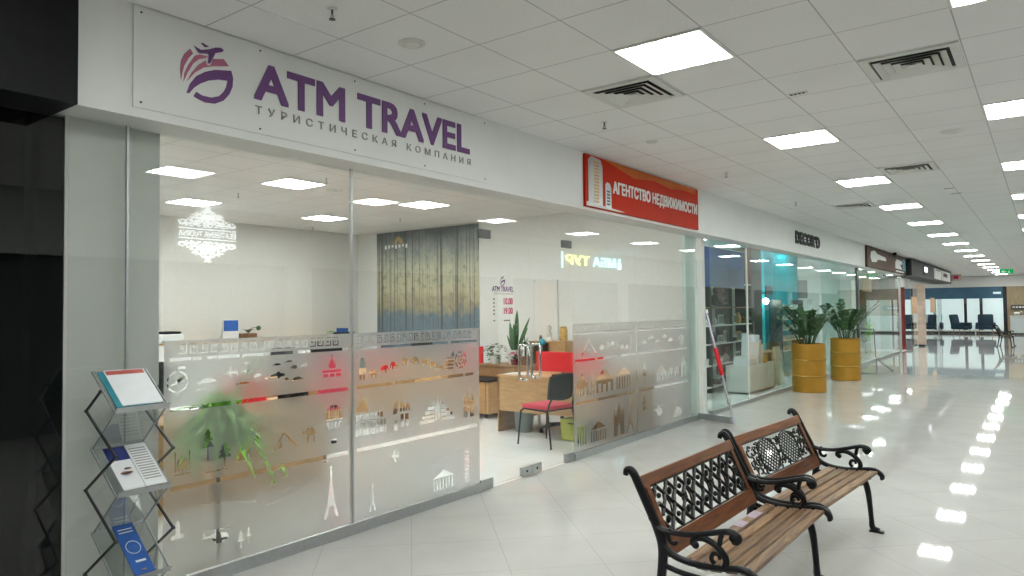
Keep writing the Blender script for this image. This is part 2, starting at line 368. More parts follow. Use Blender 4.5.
def text_mesh(name, body, mat, parent, plane, org, width, height, bold=0, extr=.002, spacing=1.0, R=None):
    c = bpy.data.curves.new(name, 'FONT'); c.body = body; c.extrude = 0; c.offset = 0; c.space_character = spacing; c.resolution_u = 3
    o = bpy.data.objects.new(name+'_tmp', c); COL.objects.link(o); bpy.context.view_layer.update()
    dg = bpy.context.evaluated_depsgraph_get(); me = bpy.data.meshes.new_from_object(o.evaluated_get(dg)); bpy.data.objects.remove(o); bpy.data.curves.remove(c)
    xs = [v.co.x for v in me.vertices]; ys = [v.co.y for v in me.vertices]
    x0, x1, y0, y1 = min(xs), max(xs), min(ys), max(ys)
    R = R or frameM(plane); org = Vector(org)
    bm = bmesh.new(); bm.from_mesh(me); me_n = len(bm.faces); bpy.data.meshes.remove(me)
    bx = bold*height; W_, H_ = width-2*bx, height-2*bx
    for v in bm.verts:
        v.co = Vector((bx+(v.co.x-x0)/(x1-x0)*W_, bx+(v.co.y-y0)/(y1-y0)*H_, 0))
    if bold:      # heavier strokes: the same outline again, shifted to each side
        for k, (du, dv) in enumerate(((-bx, -bx), (bx, -bx), (-bx, bx), (bx, bx), (bx, 0), (-bx, 0))):
            r = bmesh.ops.duplicate(bm, geom=base_geom(bm, me_n))
            for g in r['geom']:
                if isinstance(g, bmesh.types.BMVert): g.co += Vector((du, dv, (k+1)*.00025))
    for v in bm.verts: v.co = org + R @ v.co
    r = bmesh.ops.extrude_face_region(bm, geom=bm.faces[:]); d = R @ Vector((0, 0, extr))
    for g in r['geom']:
        if isinstance(g, bmesh.types.BMVert): g.co += d
    bmesh.ops.recalc_face_normals(bm, faces=bm.faces)
    me = bpy.data.meshes.new(name); bm.to_mesh(me); bm.free(); me.materials.append(mat)
    o = bpy.data.objects.new(name, me); COL.objects.link(o); attach(o, parent); return o
def shape2d(name, loops, mat, parent, plane, org, thick=.001, hole_even=True):
    """even-odd filled outlines (u, v) placed on a wall plane"""
    c = bpy.data.curves.new(name, 'CURVE'); c.dimensions = '2D'; c.fill_mode = 'BOTH'; c.extrude = thick/2
    for lp in loops:
        sp = c.splines.new('POLY'); sp.points.add(len(lp)-1); sp.use_cyclic_u = True
        for p, q in zip(sp.points, lp): p.co = (q[0], q[1], 0, 1)
    o = bpy.data.objects.new(name+'_tmp', c); COL.objects.link(o); bpy.context.view_layer.update()
    dg = bpy.context.evaluated_depsgraph_get(); me = bpy.data.meshes.new_from_object(o.evaluated_get(dg)); bpy.data.objects.remove(o); bpy.data.curves.remove(c)
    R = frameM(plane); org = Vector(org)
    for v in me.vertices: v.co = org + R @ v.co
    me.materials.clear(); me.materials.append(mat); me.name = name
    o = bpy.data.objects.new(name, me); COL.objects.link(o); attach(o, parent); return o
V = Vector
def rotz(a): return Matrix.Rotation(a, 3, 'Z')
def rotx(a): return Matrix.Rotation(a, 3, 'X')
def roty(a): return Matrix.Rotation(a, 3, 'Y')
ORD = ['nearest', 'second nearest', 'third nearest', 'fourth nearest', 'fifth nearest', 'sixth nearest', 'seventh nearest', 'eighth nearest', 'ninth nearest', 'tenth nearest',
       'eleventh nearest', 'twelfth nearest', 'thirteenth nearest', 'fourteenth nearest', 'farthest']
# ================================================================== SETTING
YE = 48.0
struct('floor', MB().box(GX, OX+.4, -5, YE+.3, -.05, 0), M['floor'])
struct('floor', MB().box(-12, GX, -5, 30, -.05, 0), M['floor_shop'])
struct('floor', MB().box(-12, GX, 30, YE+.3, -.05, 0), M['floor'])
struct('ceiling', MB().box(FX-.02, OX+.4, -5, YE+.3, CH, CH+.1), M['ceil'])
struct('ceiling', MB().box(-12, FX-.02, -5, YE+.3, CH, CH+.1), M['ceil_in'])
struct('wall_fascia', MB().box(-4.14, FX, 1.505, 27.5, 2.65, CH), M['fascia'])
struct('trim_1', MB().box(GX-.03, GX+.03, 2.07, 4.91, 0, .075), M['alu'])
struct('trim_2', MB().box(GX-.03, GX+.03, 6.47, 9.8, 0, .075), M['alu'])
struct('trim_3', MB().box(GX-.03, GX+.03, 10.35, 27.5, 0, .06), M['alu'])
# agency room behind the glass
struct('wall_back', MB().box(-11.95, -11.8, -5, 10.25, 0, CH), M['beige'])
struct('wall_side', MB().box(-11.95, -4.12, 10.25, 10.37, 0, CH), M['beige2'])
struct('wall_partition', MB().box(-11.8, -4.15, 1.47, 1.57, 0, CH), M['beige'])
struct('wall_panel', MB().box(-4.16, -4.10, 1.57, 2.07, 0, 2.69), M['panel'])
struct('wall_panel', MB().box(-4.16, -4.10, 9.60, 10.02, 0, 2.69), M['pale_green'])
# unlit shop at the left edge
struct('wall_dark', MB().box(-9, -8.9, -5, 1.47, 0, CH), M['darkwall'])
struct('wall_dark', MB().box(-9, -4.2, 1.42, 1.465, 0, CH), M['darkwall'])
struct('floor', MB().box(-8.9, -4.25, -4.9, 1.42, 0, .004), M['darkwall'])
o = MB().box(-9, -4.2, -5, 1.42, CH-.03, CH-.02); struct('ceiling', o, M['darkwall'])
struct('wall_black_fascia', MB().box(-4.4, -3.76, -5, 1.495, 2.63, CH), M['black'])
struct('window_1', MB().box(-4.092, -4.082, -4.9, 1.56, 0.02, 2.63), M['glass_dark'])
struct('trim_4', MB().box(-4.20, -4.10, 1.45, 1.565, 0, 2.63), M['charcoal'])
# corridor ends and the shops opposite
struct('wall_near', MB().box(-9, OX+.4, -5.15, -5, 0, CH), M['beige2'])
struct('wall_opposite', MB().box(OX, OX+.15, -5, YE, 2.4, CH), M['fascia'])
struct('wall_opposite', MB().box(OX+.3, OX+.4, -5, YE, 0, CH), M['dimwall'])
for i in range(9):
    y0 = -4.5+6*i
    o = MB().box(OX+.02, OX+.12, y0, y0+.5, 0, 2.4); struct('wall_pier', o, M['plaster'])
struct('wall_far', MB().box(-12, OX+.4, YE, YE+.2, 2.63, CH), M['plaster'])
struct('wall_far_back', MB().box(-12, OX+.4, YE+.01, YE+.2, 0, 2.63), M['charcoal'])  # backing added to block world light leaking between the far windows
struct('wall_left_end', MB().box(-12.1, -12, 27, YE, 0, CH), M['pale_green'])

# glazing -------------------------------------------------------------
def pane(n, y0, y1, z0, z1, mat='glass', x=GX):
    return struct('window_%d' % n, MB().box(x-.004, x+.004, y0+.003, y1-.003, z0, z1), M[mat])
pane(2, 1.57, 1.87, .02, 2.69); pane(3, 1.87, 2.07, .02, 2.69)
P_A = pane(4, 2.07, 3.46, .05, 2.69); P_B = pane(5, 3.46, 4.92, .05, 2.69)
pane(6, 4.92, 6.47, 2.31, 2.69)
P_C = pane(7, 6.47, 7.95, .05, 2.69); P_D = pane(8, 7.95, 9.62, .05, 2.69); pane(9, 9.62, 9.83, .05, 2.69)
struct('trim_45', MB().box(GX-.008, GX+.008, 1.864, 1.876, .02, 2.69), M['alu'])
struct('trim_5', MB().box(GX-.012, GX+.012, 3.452, 3.468, .07, 2.69), M['alu'])
yy = 10.4
for n, y1 in enumerate((12.07, 13.6, 15.25, 17.1, 18.9, 20.9, 22.6, 24.2, 25.8, 27.9)):
    pane(10+n, yy, y1, .04, 2.69, 'glass' if n % 2 else 'glass_green'); yy = y1
struct('trim_6', MB().box(GX-.025, GX+.025, 20.85, 21.05, 0, 2.69), M['darksteel'])
struct('trim_7', MB().box(GX-.012, GX+.012, 12.05, 12.09, 0, 2.69), M['white'])
for n, (y0, y1) in enumerate(((30.3, 33.5), (33.5, 36.8), (36.8, 40))):
    pane(20+n, y0, y1, .02, 2.65)

# ---- double glass door of the agency
def door(n, y0, y1, hinge):
    d = wempty('door_%d' % n, (GX, y0, 0), kind='structure')
    MB().box(GX-.005, GX+.005, y0, y1, .02, 2.30).build('glass_leaf', M['glass'], d)
    hy = y1-.10 if hinge == 'L' else y0+.10
    h = MB()
    pts = []
    z0, z1, ox = .93, 1.26, .05
    for sx in (1, -1):
        pts = [(GX+sx*.006, hy, z0), (GX+sx*(ox-.01), hy, z0), (GX+sx*ox, hy, z0+.02), (GX+sx*ox, hy, z1-.02), (GX+sx*(ox-.01), hy, z1), (GX+sx*.006, hy, z1)]
        h.tube(pts, .013, 10)
    h.build('pull_handle', M['steel'], d, True)
    for (za, zb) in ((.0, .095), (2.25, 2.335)):
        hh = (y0-.02, y0+.15) if hinge == 'L' else (y1-.15, y1+.02)
        MB().box(GX-.016, GX+.016, hh[0], hh[1], za+.005, zb, bev=.004).build('patch_fitting', M['darksteel' if za else 'alu'], d)
        if za == 0:
            hh = (y1-.16, y1) if hinge == 'L' else (y0, y0+.16)
            MB().box(GX-.016, GX+.016, hh[0], hh[1], .012, .095, bev=.004).build('patch_lock', M['alu'], d)
            hm = (hh[0]+hh[1])/2
            MB().box(GX+.016, GX+.018, hm-.012, hm+.012, .04, .06).build('keyhole', M['black'], d)
    return d
D1 = door(1, 4.935, 5.69, 'L'); D2 = door(2, 5.70, 6.455, 'R')
# opening hours on the door
xt = GX+.0055
t = text_mesh('lettering', 'ATM TRAVEL', M['purple'], D1, '+x', (xt, 5.105, 1.775), .33, .05, .02, .0006)
text_mesh('lettering', 'ТУРИСТИЧЕСКАЯ КОМПАНИЯ', M['greyv'], D1, '+x', (xt, 5.12, 1.75), .30, .013, 0, .0006)
text_mesh('lettering', '10.00', M['pinktext'], D1, '+x', (xt, 5.28, 1.655), .14, .062, .03, .0006)
text_mesh('lettering', '19.00', M['pinktext'], D1, '+x', (xt, 5.28, 1.565), .14, .062, .03, .0006)
for k in range(5): MB().box(xt, xt+.0006, 5.12, 5.145, 1.56+.034*k, 1.575+.034*k).build('small_mark', M['greyv'], D1)
for a, b in ((5.12, 5.15), (5.28, 5.38)): MB().box(xt, xt+.0006, a, b, 1.50, 1.512).build('small_mark', M['greyv'], D1)

LOGO = {
'pink1': [(2.049, 2.905), (2.043, 2.964), (2.049, 3.015), (2.068, 3.059), (2.101, 3.097), (2.119, 3.074), (2.093, 3.042), (2.068, 2.992), (2.056, 2.946)],
'pink2': [(2.063, 2.9), (2.068, 2.949), (2.09, 3.001), (2.13, 3.066), (2.16, 3.08), (2.206, 3.084), (2.19, 3.067), (2.156, 3.053), (2.119, 3.016), (2.086, 2.954)],
'pink3': [(2.083, 2.907), (2.108, 2.96), (2.149, 3.017), (2.194, 3.055), (2.204, 3.03), (2.222, 3.032), (2.24, 3.077), (2.307, 3.094), (2.339, 3.061), (2.252, 3.038), (2.183, 3.012), (2.131, 2.969)],
'arc': [(2.081, 2.841), (2.101, 2.897), (2.138, 2.95), (2.191, 2.989), (2.252, 3.016), (2.355, 3.038), (2.367, 2.998), (2.364, 2.944), (2.343, 2.894), (2.307, 2.849), (2.253, 2.818), (2.191, 2.811), (2.153, 2.82), (2.122, 2.831), (2.138, 2.86), (2.176, 2.847), (2.229, 2.848), (2.276, 2.867), (2.307, 2.901), (2.323, 2.934), (2.331, 2.972), (2.276, 2.965), (2.214, 2.944), (2.161, 2.912), (2.123, 2.878), (2.098, 2.842)],
'plane': [(2.121, 3.12), (2.141, 3.114), (2.164, 3.108), (2.213, 3.125), (2.252, 3.146), (2.287, 3.155), (2.305, 3.147), (2.295, 3.133), (2.252, 3.114), (2.221, 3.046), (2.204, 3.042), (2.215, 3.101), (2.16, 3.088), (2.147, 3.091)],
'tail': [(2.164, 3.147), (2.175, 3.151), (2.213, 3.139), (2.189, 3.13)]}
shape2d('door_emblem', [[(5.22+(a-2.045)*.26, 1.83+(b-2.81)*.26) for a, b in LOGO[k]] for k in ('pink2', 'arc', 'plane')], M['purple'], D1, '+x', (xt, 0, 0), .0006)

# ================================================================== SIGNS
s = wempty('shop_sign', (FX, 1.79, 2.70), label='long white travel agency signboard with purple lettering and globe emblem', cat='sign')
MB().box(FX+.001, FX+.012, 1.79, 4.785, 2.70, 3.245, bev=.002).build('board', M['fascia'], s)
xs_ = FX+.013
for k in ('pink1', 'pink2', 'pink3'): shape2d('emblem_stripe', [LOGO[k]], M['pinkv'], s, '+x', (xs_, 0, 0), .003)
shape2d('emblem_ring', [LOGO['arc']], M['purple'], s, '+x', (xs_, 0, 0), .003)
shape2d('emblem_aeroplane', [LOGO['plane']], M['purple'], s, '+x', (xs_+.003, 0, 0), .003)
shape2d('emblem_aeroplane', [LOGO['tail']], M['purple'], s, '+x', (xs_+.003, 0, 0), .003)
text_mesh('lettering', 'ATM TRAVEL', M['purple'], s, '+x', (xs_, 2.505, 2.905), 2.03, .235, .035, .004)
text_mesh('lettering', 'ТУРИСТИЧЕСКАЯ КОМПАНИЯ', M['greyv'], s, '+x', (xs_, 2.515, 2.818), 2.03, .052, .008, .003, spacing=1.9)
for y in (1.83, 2.55, 3.3, 4.0, 4.74):
    for z in (2.73, 3.215):
        MB().lathe((0, 0, 0), [(.006, 0), (.006, .003), (.003, .005)], 10).build('screw', M['darksteel'], s)
        so = [x for x in bpy.data.objects if x.name.startswith('screw')][-1]
        so.matrix_parent_inverse = Matrix.Identity(4); so.rotation_euler = (0, PI/2, 0); so.location = V((FX+.012, y, z))-s.location

s = wempty('property_sign', (FX, 6.36, 2.67), label='red property agency signboard with flame pattern and grey tower drawings', cat='sign')
x0 = FX+.03
MB().box(FX, x0, 6.385, 9.40, 2.68, 3.235, bev=.003).build('board', M['red'], s)
R_ = [(6.75, 3.23), (7.4, 3.232), (8.4, 3.232), (9.31, 3.232), (9.31, 3.16), (8.9, 3.17), (8.5, 3.13), (8.0, 3.17), (7.5, 3.12), (7.1, 3.18)]
shape2d('flame', [R_], M['orange'], s, '+x', (x0+.001, 0, 0), .001)
shape2d('tower', [[(6.44, 2.72), (6.44, 3.18), (6.50, 3.225), (6.70, 3.21), (6.74, 3.15), (6.74, 2.72)]], M['alu'], s, '+x', (x0+.002, 0, 0), .003)
shape2d('tower', [[(6.80, 2.71), (6.80, 2.96), (6.84, 2.99), (6.90, 2.98), (6.93, 2.94), (6.93, 2.71)]], M['alu'], s, '+x', (x0+.002, 0, 0), .003)
for (a, b, z0_, z1_) in ((6.56, 6.66, 2.74, 3.20), (6.83, 6.90, 2.74, 2.95)):
    m = MB()
    for k in range(int((z1_-z0_)/.035)): m.box(x0+.004, x0+.005, a, b, z0_+.035*k, z0_+.035*k+.02)
    tag(m.build('tower_window', M['darksteel'] if a > 6.7 else M['ochre'], s), 'column of small tower windows')
shape2d('tower_base', [[(6.40, 2.69), (6.40, 2.735), (7.25, 2.70), (7.1, 2.69)]], M['whitemetal'], s, '+x', (x0+.003, 0, 0), .001)
text_mesh('lettering', 'АГЕНТСТВО НЕДВИЖИМОСТИ', M['white'], s, '+x', (x0+.001, 6.97, 2.86), 2.38, .165, .04, .003)

s = wempty('shop_sign', (FX, 14.27, 2.83), label='black lettering of the decor shop on white fascia', cat='sign')
text_mesh('lettering', 'DECOR`D', M['black'], s, '+x', (FX+.004, 14.25, 2.835), 1.85, .25, .07, .012, spacing=.95)
MB().box(FX, FX+.004, 14.25, 16.1, 2.95, 2.97).build('mounting_rail', M['black'], s)

s = wempty('shop_sign', (FX, 20.9, 2.66), label='brown brick-patterned signboard with white cup shapes', cat='sign')
MB().box(FX, FX+.06, 20.9, 27.4, 2.66, 3.24, bev=.004).build('board', M['brown'], s)
shape2d('cup_picture', [[(21.5, 2.82), (21.3, 2.95), (21.4, 3.10), (21.9, 3.16), (22.3, 3.08), (23.6, 3.04), (23.7, 2.94), (22.4, 2.93), (22.1, 2.84)]], M['white'], s, '+x', (FX+.062, 0, 0), .004)
shape2d('cup_picture', [[(25.3, 2.80), (25.3, 3.0), (25.6, 3.1), (26.6, 3.08), (26.7, 2.98), (26.2, 2.95), (26.6, 2.80)]], M['white'], s, '+x', (FX+.062, 0, 0), .004)
shape2d('cup_picture', [[(25.4, 2.70), (25.4, 2.74), (26.9, 2.74), (26.9, 2.70)]], M['white'], s, '+x', (FX+.062, 0, 0), .004)
MB().box(FX+.061, FX+.064, 26.75, 27.3, 2.78, 3.15).build('teal_stripe', M['tealp'], s)
s = wempty('surveillance_camera', (FX+.12, 24.7, CH), label='small black dome camera under ceiling beside brown sign', cat='camera')
MB().lathe((FX+.14, 24.7, CH-.09), [(.05, .09), (.06, .04), (.04, 0)], 14).build('housing', M['black'], s, True)
MB().ball((FX+.14, 24.7, CH-.10), .055).build('dome', M['darksteel'], s, True)

struct('wall_dark_fascia', MB().box(-4.2, -3.612, 27.5, 40, 2.64, CH-.05), M['charcoal'])
s = wempty('fascia_panel', (-3.6, 31, 2.8), label='small lit white square on black far fascia', cat='sign')
MB().box(-3.6, -3.57, 30.4, 31.2, 2.86, 3.06, bev=.004).build('lit_square', M['farlit'], s)
MB().box(-3.605, -3.585, 30.3, 31.3, 2.74, 3.1).build('backing', M['black'], s)
for i, (a, b, lb) in enumerate(((33.3, 35.6, 'plain white panel on black far fascia, nearer of two'), (35.9, 39.2, 'white panel with black animal-like mark on far fascia'))):
    s = wempty('fascia_panel', (-3.6, a, 2.7), label=lb, cat='sign')
    MB().box(-3.6, -3.57, a, b, 2.70, 3.12, bev=.004).build('board', M['white'], s)
    if i: shape2d('mark', [[(36.4, 2.85), (36.4, 3.0), (36.8, 3.05), (37.1, 2.98), (37.4, 3.05), (37.9, 3.0), (38.0, 2.85), (37.6, 2.9), (37.3, 2.82), (37.0, 2.9)]], M['black'], s, '+x', (-3.569, 0, 0), .004)
    else: MB().box(-3.569, -3.565, 33.7, 35.2, 3.05, 3.08).build('mark', M['black'], s)
s = wempty('projecting_sign', (-3.55, 39.9, 2.9), label='small pinkish projecting sign at end of black fascia', cat='sign')
MB().box(-3.62, -3.2, 39.95, 40.0, 2.78, 3.1, bev=.006).build('board', M['pinkb'], s)
MB().box(-3.5, -3.3, 39.94, 39.95, 2.86, 3.02).build('mark', M['pinktext'], s)

# lit signs on the opposite fascia, seen mirrored in the glass
s = wempty('lit_sign', (OX, 6.0, 2.83), label='lit white ornamental sign opposite, seen mirrored in the glass', cat='sign')
xo = OX-.03
def scroll(cx, cz, sgn, vs):
    """baroque crest built of curled strokes"""
    m = MB()
    for side in (-1, 1):
        for (ax, az, r0, turns, st, wd) in ((.40, .045, .05, 1.1, 0, .012), (.31, .075, .06, 1.3, 2, .014), (.22, .11, .07, 1.3, 1, .016), (.13, .15, .075, 1.4, 2.5, .017), (.06, .10, .06, 1.5, .5, .018), (.26, .03, .04, 1.2, 3, .013), (.15, .05, .05, 1.2, 4, .014), (.07, .20, .06, 1.2, 3.4, .016), (.19, .17, .035, 1.0, 1.2, .010), (.02, .26, .05, 1.1, 1, .014), (.35, .02, .03, 1.2, 1, .012), (.045, .03, .045, 1.3, 2.2, .014), (.10, .075, .04, 1.2, .8, .013), (.012, .13, .05, 1.2, 4.4, .014), (.20, .06, .04, 1.3, 3.3, .012)):
            pts = []
            for i in range(15):
                t = i/14; a = st + turns*2*PI*t; r = r0*(1-.75*t)
                pts.append((xo, cy0+side*(ax+r*math.cos(a)), cz+sgn*(az+r*math.sin(a))*vs))
            m.tube(pts, [wd*.62*(1-.4*i/14) for i in range(15)], 6)
        m.tube([(xo, cy0+side*.34, cz+sgn*.05*vs), (xo, cy0+side*.41, cz+sgn*.015), (xo, cy0+side*.46, cz+sgn*.03), (xo, cy0+side*.475, cz+sgn*.07)], [.014, .012, .009, .005], 6)
    return m
cy0 = 6.0
scroll(cy0, 2.945, 1, 1.0).build('ornament', M['whitee'], s)
scroll(cy0, 2.71, -1, 1.0).build('ornament', M['whitee'], s)
for z in (2.755, 2.905): MB().box(xo-.008, xo+.008, cy0-.475, cy0+.475, z-.006, z+.006).build('bar', M['whitee'], s)
text_mesh('lettering', 'EKATERINA YUDINA', M['whitee'], s, '-x', (xo, cy0+.47, 2.785), .94, .09, 0, .004)
MB().box(OX-.02, OX, cy0-.5, cy0+.5, 2.74, 2.92).build('mount', M['fascia'], s)
s = wempty('lit_sign', (OX, 18, 2.83), label='lit travel firm lettering opposite, seen mirrored right of the door', cat='sign')
MB().box(OX-.012, OX, 16.1, 19.7, 2.70, 3.20).build('mount', M['fascia'], s)
text_mesh('lettering', 'МБА', M['cyane'], s, '-x', (xo, 19.1, 2.84), 1.35, .27, .02, .02)
text_mesh('lettering', 'ТУР', M['yelle'], s, '-x', (xo, 17.55, 2.84), 1.25, .27, .02, .02)
MB().tube([(xo, 19.35, 2.80), (xo, 19.35, 3.02)], .06, 8).ball((xo, 19.35, 3.1), .05).build('figure', M['cyane'], s)
MB().box(xo-.01, xo+.01, 16.12, 16.17, 2.74, 3.18).build('edge_bar', M['cyane'], s)

s = wempty('exit_sign', (-1.34, 38.3, 3.08), label='green illuminated exit sign hanging at the far corridor ceiling', cat='sign')
MB().box(-1.62, -1.10, 38.28, 38.33, 2.98, 3.19, bev=.005).build('panel', M['green'], s)
shape2d('arrow', [[(-1.55, 3.07), (-1.45, 3.15), (-1.45, 3.10), (-1.36, 3.10), (-1.36, 3.04), (-1.45, 3.04), (-1.45, 2.99)]], M['white'], s, '-y', (0, 38.278, 0), .002); MB().ball((-1.25, 38.275, 3.14), .02).tube([(-1.25, 38.275, 3.12), (-1.27, 38.275, 3.06), (-1.31, 38.275, 3.01)], .012, 5).tube([(-1.27, 38.275, 3.06), (-1.22, 38.275, 3.01)], .012, 5).build('running_figure', M['white'], s)
[MB().box(x, x+.01, 38.3, 38.31, 3.19, CH).build('hanger', M['darksteel'], s) for x in (-1.5, -1.2)]
s = wempty('exit_sign', (-4.9, 23.8, 2.5), label='small green exit sign above glass door behind planters', cat='sign')
MB().box(-5.0, -4.95, 25.2, 26.2, 2.56, 2.72, bev=.005).build('panel', M['green'], s)
[MB().box(-4.98, -4.97, y, y+.02, 2.72, CH).build('hanger', M['darksteel'], s) for y in (25.4, 26.0)]

# ================================================================== CEILING FITTINGS
def ceiling_light(lm):
    r = empty('ceiling_light')
    m = MB()
    for a in ((-.3, .3, -.3, -.285), (-.3, .3, .285, .3), (-.3, -.285, -.285, .285), (.285, .3, -.285, .285)): m.box(a[0], a[1], a[2], a[3], -.012, 0)
    m.build('frame', M['whitemetal'], r)
    MB().box(-.284, .284, -.284, .284, -.009, -.003).build('diffuser', M[lm], r)
    return r
protos = {}
def put_light(x, y, label, group):
    lm = 'lamp' if x > GX else 'lamp_in'
    if lm in protos: o = copy_tree(protos[lm])
    else: o = protos[lm] = ceiling_light(lm)
    o.location = (x, y, CH); tag(o, label, 'ceiling light', group)
for k in range(15):
    y = 2.797+.6*2.5+3*k
    if y > YE-.5: break
    put_light(-1.882, y, 'square lit ceiling panel, %s in the row over the corridor middle' % ORD[k], 'ceiling panels over the corridor middle')
    put_light(-.082, y, 'square lit ceiling panel, %s in the row at right edge' % ORD[k], 'ceiling panels of the right corridor row')
for k in (-1, -2):
    y = 2.797+.6*2.5+3*k
    for x, nm in ((-1.882, 'left'), (-.082, 'right')): put_light(x, y, 'square lit ceiling panel behind the viewpoint, %s row, %s' % (nm, 'nearer' if k == -1 else 'farther'), 'ceiling panels behind the viewpoint')
nmx = {-5.28: 'near the glass', -7.68: 'over the middle of the room', -10.08: 'near the back wall'}
for x in nmx:
    for y, q in ((3.2, 'leftmost'), (5.6, 'second from left'), (8.0, 'nearest the forest poster')):
        put_light(x, y, 'lit ceiling panel inside travel agency %s, %s' % (nmx[x], q), 'ceiling panels inside the travel agency')
nd = ['nearest', 'second nearest', 'third nearest', 'fourth nearest', 'fifth nearest', 'sixth nearest', 'seventh nearest', 'eighth nearest']
for x, nm in ((-4.95, 'beside the shop glass'), (-6.75, 'deep in the shops')):
    for k in range(8):  # panel rows added to brighten the shop interiors
        put_light(x, 11.4+2.4*k, 'added lit ceiling panel in the row %s past the agency, %s' % (nm, nd[k]), 'ceiling panels added to brighten the farther shops')
for i, y in enumerate((31.5, 34.5, 37.5, 42.5, 46.0)):
    put_light(-6.5, y, 'lit ceiling panel beyond the red column, %s' % nd[i], 'ceiling panels beyond the red column')

def vent():
    r = empty('ceiling_vent')
    m = MB(); a = .29; b = .235
    m.box(-a, a, -a, -b, -.012, 0).box(-a, a, b, a, -.012, 0).box(-a, -b, -b, b, -.012, 0).box(b, a, -b, b, -.012, 0); m.build('frame', M['whitemetal'], r)
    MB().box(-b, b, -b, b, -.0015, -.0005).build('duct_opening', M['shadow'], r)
    for k in range(4):
        q = .215-.052*k; m = MB()
        for ang in range(4):
            R = rotz(ang*PI/2)
            pts = [R @ V((-q, -q, -.022)), R @ V((q, -q, -.022)), R @ V((q-.042, -q+.042, -.006)), R @ V((-q+.042, -q+.042, -.006))]
            m.prism(pts, (0, 0, -.002))
        m.build('louvre', M['whitemetal'], r)
    MB().box(-.03, .03, -.03, .03, -.024, -.02).build('centre_plate', M['whitemetal'], r)
    return r
vp = vent()
for i, (x, y, lb) in enumerate(((-2.482, 4.897, 'square white air vent beside the nearest ceiling light'), (-.682, 5.497, 'square white air vent in ceiling at upper right'), (-1.28, 9.7, 'square air vent in ceiling, third from the viewpoint'), (-2.482, 12.7, 'square air vent in ceiling, farthest, near fascia'))):
    o = vp if i == 0 else copy_tree(vp); o.location = (x, y, CH); tag(o, lb, 'air vent', 'square ceiling vents')
def sprinkler():
    r = empty('sprinkler'); MB().lathe((0, 0, -.008), [(.028, .008), (.028, .004), (.012, 0)], 14).build('collar', M['whitemetal'], r)
    MB().tube([(0, 0, 0), (0, 0, -.03)], .006, 8).tube([(0, 0, -.03), (.012, 0, -.045), (0, 0, -.06)], .0025, 5).tube([(0, 0, -.03), (-.012, 0, -.045), (0, 0, -.06)], .0025, 5).build('nozzle', M['darksteel'], r)
    MB().lathe((0, 0, -.063), [(.018, 0), (.018, .003)], 12).build('deflector', M['darksteel'], r); return r
sp = sprinkler()
for i, (x, y, lb) in enumerate(((-3.07, 2.49, 'ceiling sprinkler above the travel signboard'), (-3.08, 5.5, 'ceiling sprinkler just past the nearest air vent'), (-3.08, 8.5, 'ceiling sprinkler over the red signboard'), (-3.1, 11.6, 'ceiling sprinkler over the banner shop'), 
        (-8.86, 5.56, 'agency ceiling sprinkler between two left light panels'), (-7.06, 5.63, 'agency ceiling sprinkler right of the central light panel'), (-11.32, 8.7, 'agency ceiling sprinkler close to the back corner'), (-9.11, 8.88, 'agency ceiling sprinkler before the forest poster'))):
    o = sp if i == 0 else copy_tree(sp); o.location = (x, y, CH); tag(o, lb, 'sprinkler', 'ceiling sprinklers')
def speaker(r_):
    r = empty('ceiling_speaker'); MB().lathe((0, 0, -.012), [(r_, .012), (r_, .008), (r_*.8, 0), (r_*.7, .004)], 28).build('rim', M['whitemetal'], r, True)
    MB().lathe((0, 0, -.018), [(r_*.66, .014), (r_*.5, 0), (r_*.3, -.004)], 24).build('grille', M['plaster'], r, True); return r
for i, (x, y, r_, lb) in enumerate(((-3.09, 3.12, .085, 'round white ceiling speaker near the travel signboard'), (-.67, 7.89, .10, 'round flat ceiling speaker in upper right tiles'), (-7.67, 6.26, .12, 'round ceiling disc inside travel agency'), (-3.08, 6.45, .06, 'small yellowed disc on ceiling over red sign'))):
    o = speaker(r_); o.location = (x, y, CH); tag(o, lb, 'speaker')
for i, (x, y, lb) in enumerate(((-1.49, 5.71, 'small slotted grille in ceiling right of second light'), (-1.04, 11.71, 'small slotted grille far along the ceiling, nearer of two'), (-1.01, 12.29, 'small slotted grille far along the ceiling, farther of two'))):
    r = empty('slot_grille', (x, y, CH), label=lb, cat='grille')
    MB().box(-.07, .07, -.025, .025, -.006, 0).build('plate', M['whitemetal'], r)
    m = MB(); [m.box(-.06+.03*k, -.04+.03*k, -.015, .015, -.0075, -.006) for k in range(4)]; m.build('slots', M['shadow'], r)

# ================================================================== FROSTED FILM WITH CUT-OUT PICTURES
def U(pts, y, z, w, h):
    return [(y+a*w, z+b*h) for a, b in pts]
def circ(cy, cz, r, n=20, ry=None, a0=0, a1=2*PI):
    return [(cy+r*math.cos(a0+(a1-a0)*k/n), cz+(ry or r)*math.sin(a0+(a1-a0)*k/n)) for k in range(n)]
def ringseg(cy, cz, r, wd, a0, a1, n=10):
    o = [(cy+r*math.cos(a0+(a1-a0)*k/n), cz+r*math.sin(a0+(a1-a0)*k/n)) for k in range(n+1)]
    i = [(cy+(r-wd)*math.cos(a0+(a1-a0)*k/n), cz+(r-wd)*math.sin(a0+(a1-a0)*k/n)) for k in range(n+1)]
    return o+i[::-1]
def rect(a, b, c, d): return [(a, c), (b, c), (b, d), (a, d)]
FISH = [(0, .45), (.15, .8), (.3, .95), (.6, .95), (.85, .7), (1, .5), (.8, .35), (.55, .25), (.3, .3), (.12, .42), (-.08, .1), (-.1, .75)]
WHALE = [(0, .3), (.15, .55), (.4, .7), (.62, .95), (.68, .72), (.9, .62), (1, .45), (.9, .3), (.7, .25), (.6, .02), (.5, .2), (.2, .18), (-.12, .5), (-.18, .2), (-.05, .15)]
